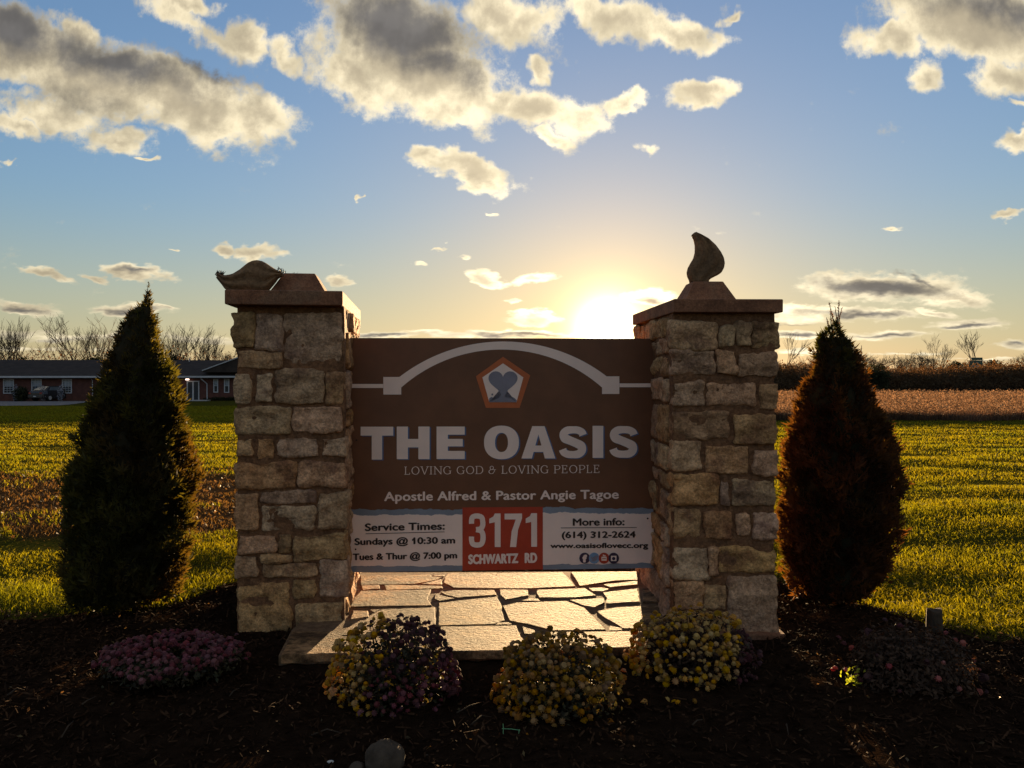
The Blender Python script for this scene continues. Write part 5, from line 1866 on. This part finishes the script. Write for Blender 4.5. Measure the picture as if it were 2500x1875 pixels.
def build_far_woods():
    n = 34000
    x = rng.uniform(30, 190, n)
    y = rng.uniform(136, 235, n)
    top = 3.7 + 1.0 * np.sin(x * .23) + .7 * np.sin(x * .71 + 1)
    z = -1.44 + top * rng.random(n) ** .6
    nr = rng.normal(size=(n, 3))
    nr /= np.linalg.norm(nr, axis=1, keepdims=True)
    v, f, T = leaf_cloud(n, np.stack([x, y, z], -1), nr, rng.uniform(.12, .34, n))
    o = link('far_scrub', np_mesh('far_scrub', v, f, tint=T), M['brush'], kind='stuff')
    tag(o, 'low brown scrub woods under the far treeline', 'scrub')
    n = 12000
    x = rng.uniform(-95, -28, n)
    y = rng.uniform(96, 125, n)
    z = -1.44 + (4.6 + 1.1 * np.sin(x * .4) + .7 * np.sin(x * 1.3)) * rng.random(n) ** .6
    v, f, T = leaf_cloud(n, np.stack([x, y, z], -1), nr[:n], rng.uniform(.08, .2, n))
    o = link('far_scrub', np_mesh('far_scrub', v, f, tint=T), M['brush'], kind='stuff')
    tag(o, 'thin scrub woods showing just above the house roof', 'scrub')


build_far_woods()


# ------------------------------------------------------------------ highway sign
def build_highway_sign():
    Y = 180.0
    M['steel'] = material('galvanised steel', (0.16, 0.15, 0.13), (0.11, 0.10, 0.09), 1, .5, 0, 1, .4, metallic=.3)
    M['hsign'] = material('highway sign green', (0.035, 0.085, 0.065), (0.03, 0.07, 0.055), .3, .6, 0, 1, .3)
    M['hwhite'] = material('highway sign white', (0.25, 0.28, 0.26), (0.22, 0.25, 0.23), .3, .6, 0, 1, .3)
    b = at(2427, 915, Y)
    b.z = -1.44
    t = thing('highway_sign', 'green overhead highway sign with exit tab on a steel gantry beyond the brush', 'road sign', b)

    def L(px, py):
        return at(px, py, Y) - b
    post = L(2427, 877)
    link('post', MB().tube([(0, 0, 0), post], .25, 8).mesh('post'), M['steel'], t)
    m = MB()
    for py in (881, 886):
        m.tube([L(2362, py), L(2427, py)], .10, 4)
    for i in range(9):
        m.tube([L(2362 + i * 8, 881), L(2366 + i * 8, 886)], .07, 4)
    link('gantry_beam', m.mesh('gantry_beam'), M['steel'], t)
    p, q = L(2363, 899), L(2395, 880)
    pn = link('panel', MB().box(p.x, q.x, -.6, -.45, p.z, q.z).mesh('panel'), M['hsign'], t)
    p, q = L(2369, 879.5), L(2395, 873)
    link('exit_tab', MB().box(p.x, q.x, -.6, -.45, p.z, q.z).mesh('exit_tab'), M['hsign'], t)
    p, q = L(2379, 888), L(2385, 878)
    link('shield', MB().box(p.x, q.x, -.64, -.61, p.z + .1, q.z - .6).mesh('shield'), M['hwhite'], pn)
    p, q = L(2368, 895), L(2390, 892.5)
    link('legend_bar', MB().box(p.x, q.x, -.64, -.61, p.z, q.z).mesh('legend_bar'), M['hwhite'], pn)


build_highway_sign()


# ------------------------------------------------------------------ brick house, drive, car
def build_house():
    Y0 = 78.0
    yaw = RAD(7.0)
    M['brick'] = material('dark red brick', (0.11, 0.045, 0.035), (0.075, 0.032, 0.026), 2.5, .85, .4, 14, .2, dist=.02)
    M['roof'] = material('asphalt shingles', (0.046, 0.036, 0.032), (0.030, 0.024, 0.022), 1.5, .9, .5, 9, .15, dist=.02)
    M['trim'] = material('white trim', (0.42, 0.43, 0.46), (0.36, 0.37, 0.40), 2, .6, 0, 1, .3)
    M['glass'] = material('window glass', (0.04, 0.045, 0.055), (0.03, 0.035, 0.045), 1, .08, 0, 1, .6)
    M['curtain'] = material('window curtain', (0.30, 0.32, 0.36), (0.20, 0.22, 0.25), 4, .8, 0, 1, .2)
    g = -1.46
    org = at(240, 900, Y0)
    t = thing('brick_house', 'long low brick house with dark shingle roof and white gutters behind the lawn', 'house', (org.x, Y0, g), yaw)
    c, s = math.cos(yaw), math.sin(yaw)

    def lx(px, off=0.0):
        """photo column -> along-wall coordinate"""
        k = (px - CX) / F
        return (k * Y0 - org.x) / (c - k * s)

    def lz(px, py):
        Y = Y0 + lx(px) * s
        return EYE - (py - HZ) / F * Y - g
    x0, x1 = lx(-180), lx(1175)
    eave = 2.50
    link('wall', MB().box(x0, x1, 0, 9.0, 0, eave).mesh('wall'), M['brick'], t)
    ridge = 4.15
    m = MB()
    a, b_ = x0 - .5, x1 + .5
    m.add([(a, -.6, eave - .05), (b_, -.6, eave - .05), (b_, 4.5, ridge), (a, 4.5, ridge), (a, 9.6, eave - .05), (b_, 9.6, eave - .05),
           (a, -.6, eave + .03), (b_, -.6, eave + .03), (b_, 4.5, ridge + .08), (a, 4.5, ridge + .08), (a, 9.6, eave + .03), (b_, 9.6, eave + .03)],
          [(0, 1, 2, 3), (3, 2, 5, 4), (7, 6, 9, 8), (8, 9, 10, 11), (0, 6, 7, 1), (4, 5, 11, 10), (0, 3, 9, 6), (3, 4, 10, 9), (1, 7, 8, 2), (2, 8, 11, 5)])
    rf = link('roof', m.mesh('roof'), M['roof'], t)
    # gable wing rising toward the pillar
    gx0, gx1 = lx(498), lx(760)
    gm = (gx0 + gx1) / 2 - .5
    m = MB()
    zt = ridge + 0.75
    m.add([(gx0, -.65, eave + .55), (gm, -.65, zt), (gx1, -.65, eave + .55), (gx0, 8, eave + .55), (gm, 8, zt), (gx1, 8, eave + .55),
           (gx0, -.65, eave + .42), (gx1, -.65, eave + .42)],
          [(0, 1, 4, 3), (1, 2, 5, 4), (0, 6, 7, 2, 1)])
    link('gable', m.mesh('gable'), M['roof'], t)
    link('gable_trim', MB().tube([(gx0, -.72, eave + .60), (gm, -.72, zt + .05)], .07, 4).tube([(gm, -.72, zt + .05), (gx1, -.72, eave + .6)], .07, 4).mesh('gable_trim'), M['trim'], t)
    link('gutter', MB().box(a, b_, -.72, -.58, eave - .12, eave + .06).mesh('gutter'), M['trim'], t)
    link('fascia', MB().box(a, b_, -.575, -.45, eave - .22, eave - .04).mesh('fascia'), M['roof'], t)

    def window(pa, pb, ya, yb, double=True, grid=False):
        xa, xb = lx(pa), lx(pb)
        za, zb_ = lz(pa, yb), lz(pa, ya)
        w = link('window', MB().box(xa, xb, -.02, .01, za, zb_).mesh('window'), M['glass'], t)
        m = MB()
        f = .09
        for q in ((xa - f, xa, za - f, zb_ + f), (xb, xb + f, za - f, zb_ + f), (xa, xb, zb_, zb_ + f), (xa, xb, za - f, za)):
            m.box(q[0], q[1], -.07, .005, q[2], q[3])
        m.box(xa, xb, -.05, -.021, (za + zb_) / 2 - .03, (za + zb_) / 2 + .03)
        link('window_frame', m.mesh('window_frame'), M['trim'], w)
        link('curtain', MB().box(xa + .04, xb - .04, -.030, -.0225, (za + zb_) / 2 + .05, zb_ - .04).mesh('curtain'), M['curtain'], w)
        if grid:
            m = MB()
            for i in (1, 2):
                xx = xa + (xb - xa) * i / 3
                m.box(xx - .015, xx + .015, -.044, -.031, za, zb_)
            for i in (1, 2, 4, 5):
                zz = za + (zb_ - za) * i / 6
                m.box(xa, xb, -.047, -.0445, zz - .015, zz + .015)
            link('muntin', m.mesh('muntin'), M['trim'], w)
    k = 600 / 2212.
    window(40 * k, 118 * k, 680 + 910 * k, 680 + 1028 * k, grid=True)
    window(294 * k, 368 * k, 680 + 910 * k, 680 + 1024 * k, grid=True)
    window(569 * k, 640 * k, 680 + 912 * k, 680 + 1026 * k, grid=True)
    window(1930 * k, 1956 * k, 680 + 912 * k, 680 + 1018 * k)
    window(2026 * k, 2056 * k, 680 + 910 * k, 680 + 1020 * k)
    # glazed double door
    xa, xb = lx(1692 * k), lx(1786 * k)
    za, zb_ = 0.12, lz(470, 680 + 930 * k)
    d = link('door', MB().box(xa, xb, -.03, .01, za, zb_).mesh('door'), M['glass'], t)
    m = MB()
    for q in ((xa - .1, xa, za, zb_ + .1), (xb, xb + .1, za, zb_ + .1), (xa, xb, zb_, zb_ + .1), ((xa + xb) / 2 - .07, (xa + xb) / 2 + .07, za, zb_)):
        m.box(q[0], q[1], -.09, .006, q[2], q[3])
    link('door_frame', m.mesh('door_frame'), M['trim'], d)
    link('doorstep', MB().box(xa - .4, xb + 1.2, -1.4, -.001, -.1, .12).mesh('doorstep'), M['trim'], t)
    # downspouts, corner board, porch lights
    xd = lx(1866 * k)
    xu = lx(1822 * k)
    link('downspout', MB().tube([(xu, -.6, eave - .1), (xu, -.45, eave - .25), (xd, -.12, eave - .75), (xd, -.10, .15)], .055, 6).mesh('downspout'), M['trim'], t)
    xc = lx(836 * k)
    link('downspout', MB().tube([(xc, -.6, eave - .1), (xc, -.1, eave - .4), (xc, -.1, .15)], .045, 6).mesh('downspout'), M['trim'], t)
    M['lamp'] = bpy.data.materials.new('porch lamp glow')
    M['lamp'].use_nodes = True
    bs = M['lamp'].node_tree.nodes['Principled BSDF']
    bs.inputs['Emission Color'].default_value = (1, .75, .6, 1)
    bs.inputs['Emission Strength'].default_value = 1.2
    for px in (1690, 1704):
        x = lx(px * k)
        link('porch_lamp', MB().box(x - .08, x + .08, -.5, -.36, eave - .36, eave - .24).mesh('porch_lamp'), M['lamp'], t)
    # vent pipe on the roof
    x = lx(1601 * k)
    link('vent_pipe', MB().tube([(x, 4.0, ridge - .2), (x, 4.0, ridge + .3)], .06, 6).mesh('vent_pipe'), M['trim'], t)
    # gravel drive in front of the left wing
    M['gravel'] = material('grey gravel drive', (0.17, 0.155, 0.155), (0.12, 0.11, 0.11), 9, .9, .8, 30, .2, dist=.03)
    n = 18
    pa, pb = [], []
    for i in range(n):
        s_ = i / (n - 1)
        px = -250 + (228 + 250) * s_
        near_y = 993 - 4 * s_ - (9 * max(0, (s_ - .85) / .15))
        A = (1.34) / ((near_y - HZ) / F - .02)
        B = Y0 + lx(px) * s - .7
        pa.append(((px - CX) / F * A, A, float(ground(0, A)) + .01))
        pb.append(((px - CX) / F * B, B, float(ground(0, B)) + .01))
    vs = pa + pb
    link('gravel_drive', mesh_from('gravel_drive', vs, [(i, i + 1, n + i + 1, n + i) for i in range(n - 1)]), M['gravel'], kind='structure')


build_house()


def build_car():
    Y = 75.0
    M['carpaint'] = material('dark car paint', (0.020, 0.021, 0.026), (0.017, 0.018, 0.022), 1, .25, 0, 1, .6)
    M['carglass'] = material('car glass', (0.10, 0.12, 0.15), (0.08, 0.10, 0.12), 1, .15, 0, 1, .8)
    M['rubber'] = material('tyre rubber', (0.02, 0.02, 0.02), (0.015, 0.015, 0.015), 4, .9, 0, 1, .2)
    M['taillight'] = material('tail light', (0.25, 0.02, 0.02), (0.2, 0.02, 0.02), 1, .2, 0, 1, .6)
    M['chrome'] = material('licence plate', (0.4, 0.4, 0.42), (0.35, 0.35, 0.37), 1, .4, 0, 1, .5)
    p = at(86, 980, Y)
    g = float(ground(0, Y))
    t = thing('parked_car', 'dark parked car seen from behind, pale sky in its rear window, before the house', 'car', (p.x, Y, g + .01), RAD(-12))
    W = 0.88
    # cross-sections along the length (y: 0 rear .. 4.5 front)

    def sec(y, z0, z1, w0, w1):
        return [(-w0, y, z0), (-w0 * 1.0, y, (z0 + z1) * .55), (-w1, y, z1), (w1, y, z1), (w0, y, (z0 + z1) * .55), (w0, y, z0)]
    body = MB().loft([sec(0, .38, .82, .74, .64), sec(.12, .28, .98, .84, .74), sec(.6, .24, 1.02, .88, .80), (sec(1.5, .22, .98, .89, .82)), sec(3.2, .22, .94, .89, .80), sec(4.1, .26, .82, .86, .72), sec(4.4, .36, .66, .74, .60)])
    me = bevel_mesh(body.mesh('body'), .03)
    link('body', me, M['carpaint'], t)
    cab = MB().loft([[(-.72, .45, 1.0), (.72, .45, 1.0), (.72, .46, 1.01), (-.72, .46, 1.01)], [(-.58, 1.15, 1.42), (.58, 1.15, 1.42), (.60, 1.2, 1.44), (-.60, 1.2, 1.44)]])
    cabin = MB()
    cabin.add([(-.74, .42, .98), (.74, .42, .98), (.76, 3.15, .94), (-.76, 3.15, .94), (-.56, 1.10, 1.43), (.56, 1.10, 1.43), (.56, 2.35, 1.44), (-.56, 2.35, 1.44)],
              [(0, 3, 2, 1), (4, 5, 6, 7), (0, 1, 5, 4), (1, 2, 6, 5), (2, 3, 7, 6), (3, 0, 4, 7)])
    link('cabin', bevel_mesh(cabin.mesh('cabin'), .03), M['carpaint'], t)
    rw = MB()
    rw.add([(-.64, .46, 1.035), (.64, .46, 1.035), (.50, 1.02, 1.395), (-.50, 1.02, 1.395)], [(0, 1, 2, 3)])
    o = link('rear_window', rw.mesh('rear_window'), M['carglass'], t)
    o.location = (0, -.035, .02)
    for sx in (-1, 1):
        sw = MB()
        sw.add([(sx * .775, .85, 1.03), (sx * .785, 2.75, 1.0), (sx * .60, 2.25, 1.37), (sx * .60, 1.2, 1.37)], [(0, 1, 2, 3)])
        o = link('side_window', sw.mesh('side_window'), M['carglass'], t)
        o.location = (sx * .01, 0, 0)
        link('tail_light', MB().box(sx * .62 - .12, sx * .62 + .12, -.02, .10, .70, .86).mesh('tail_light'), M['taillight'], t)
        link('door_mirror', MB().box(sx * .95 - .09, sx * .95 + .09, 2.5, 2.62, .98, 1.10).mesh('door_mirror'), M['carpaint'], t)
        for yy in (.85, 3.6):
            wl = MB().tube([(sx * .66, yy, .31), (sx * .90, yy, .31)], .31, 18)
            w = link('wheel', wl.mesh('wheel'), M['rubber'], t)
            link('rim', MB().tube([(sx * .89, yy, .31), (sx * .915, yy, .31)], .19, 12).mesh('rim'), M['chrome'], w)
    link('bumper', bevel_mesh(MB().box(-.80, .80, -.06, .10, .34, .56).mesh('bumper'), .03), M['carpaint'], t)
    link('licence_plate', MB().box(-.16, .16, -.085, -.062, .42, .52).mesh('licence_plate'), M['chrome'], t)


build_car()
bushy('rounded_shrub', 'dark rounded shrub beside the parked car against the house wall', 50, 944, 36, 75.5, M['evergreen'], 2600, leaf=.018)
for lab, px in (('low dark shrub right of the glass door by the house wall', 507), ('low dark shrub under the first narrow window', 526), ('low dark shrub between the two narrow windows', 543), ('low dark shrub nearest the left stone pillar under the house wall', 562)):
    bushy('low_shrub', lab, px, 969, 24, 79.5, M['evergreen'], 700, leaf=.015, group='low shrubs along the house')
M['palebloom'] = material('faded hydrangea heads', (0.24, 0.24, 0.28), (0.16, 0.17, 0.20), 3, .9, 0, 1, .2, tint=True)
for lab, px in (('pale faded shrub right of the leftmost house window', 39), ('pale faded shrub right of the middle window behind the car', 105), ('pale faded shrub left of the third window of the house', 148)):
    bushy('faded_shrub', lab, px, 939, 15, 75.2, M['palebloom'], 500, leaf=.015, group='faded shrubs along the house')
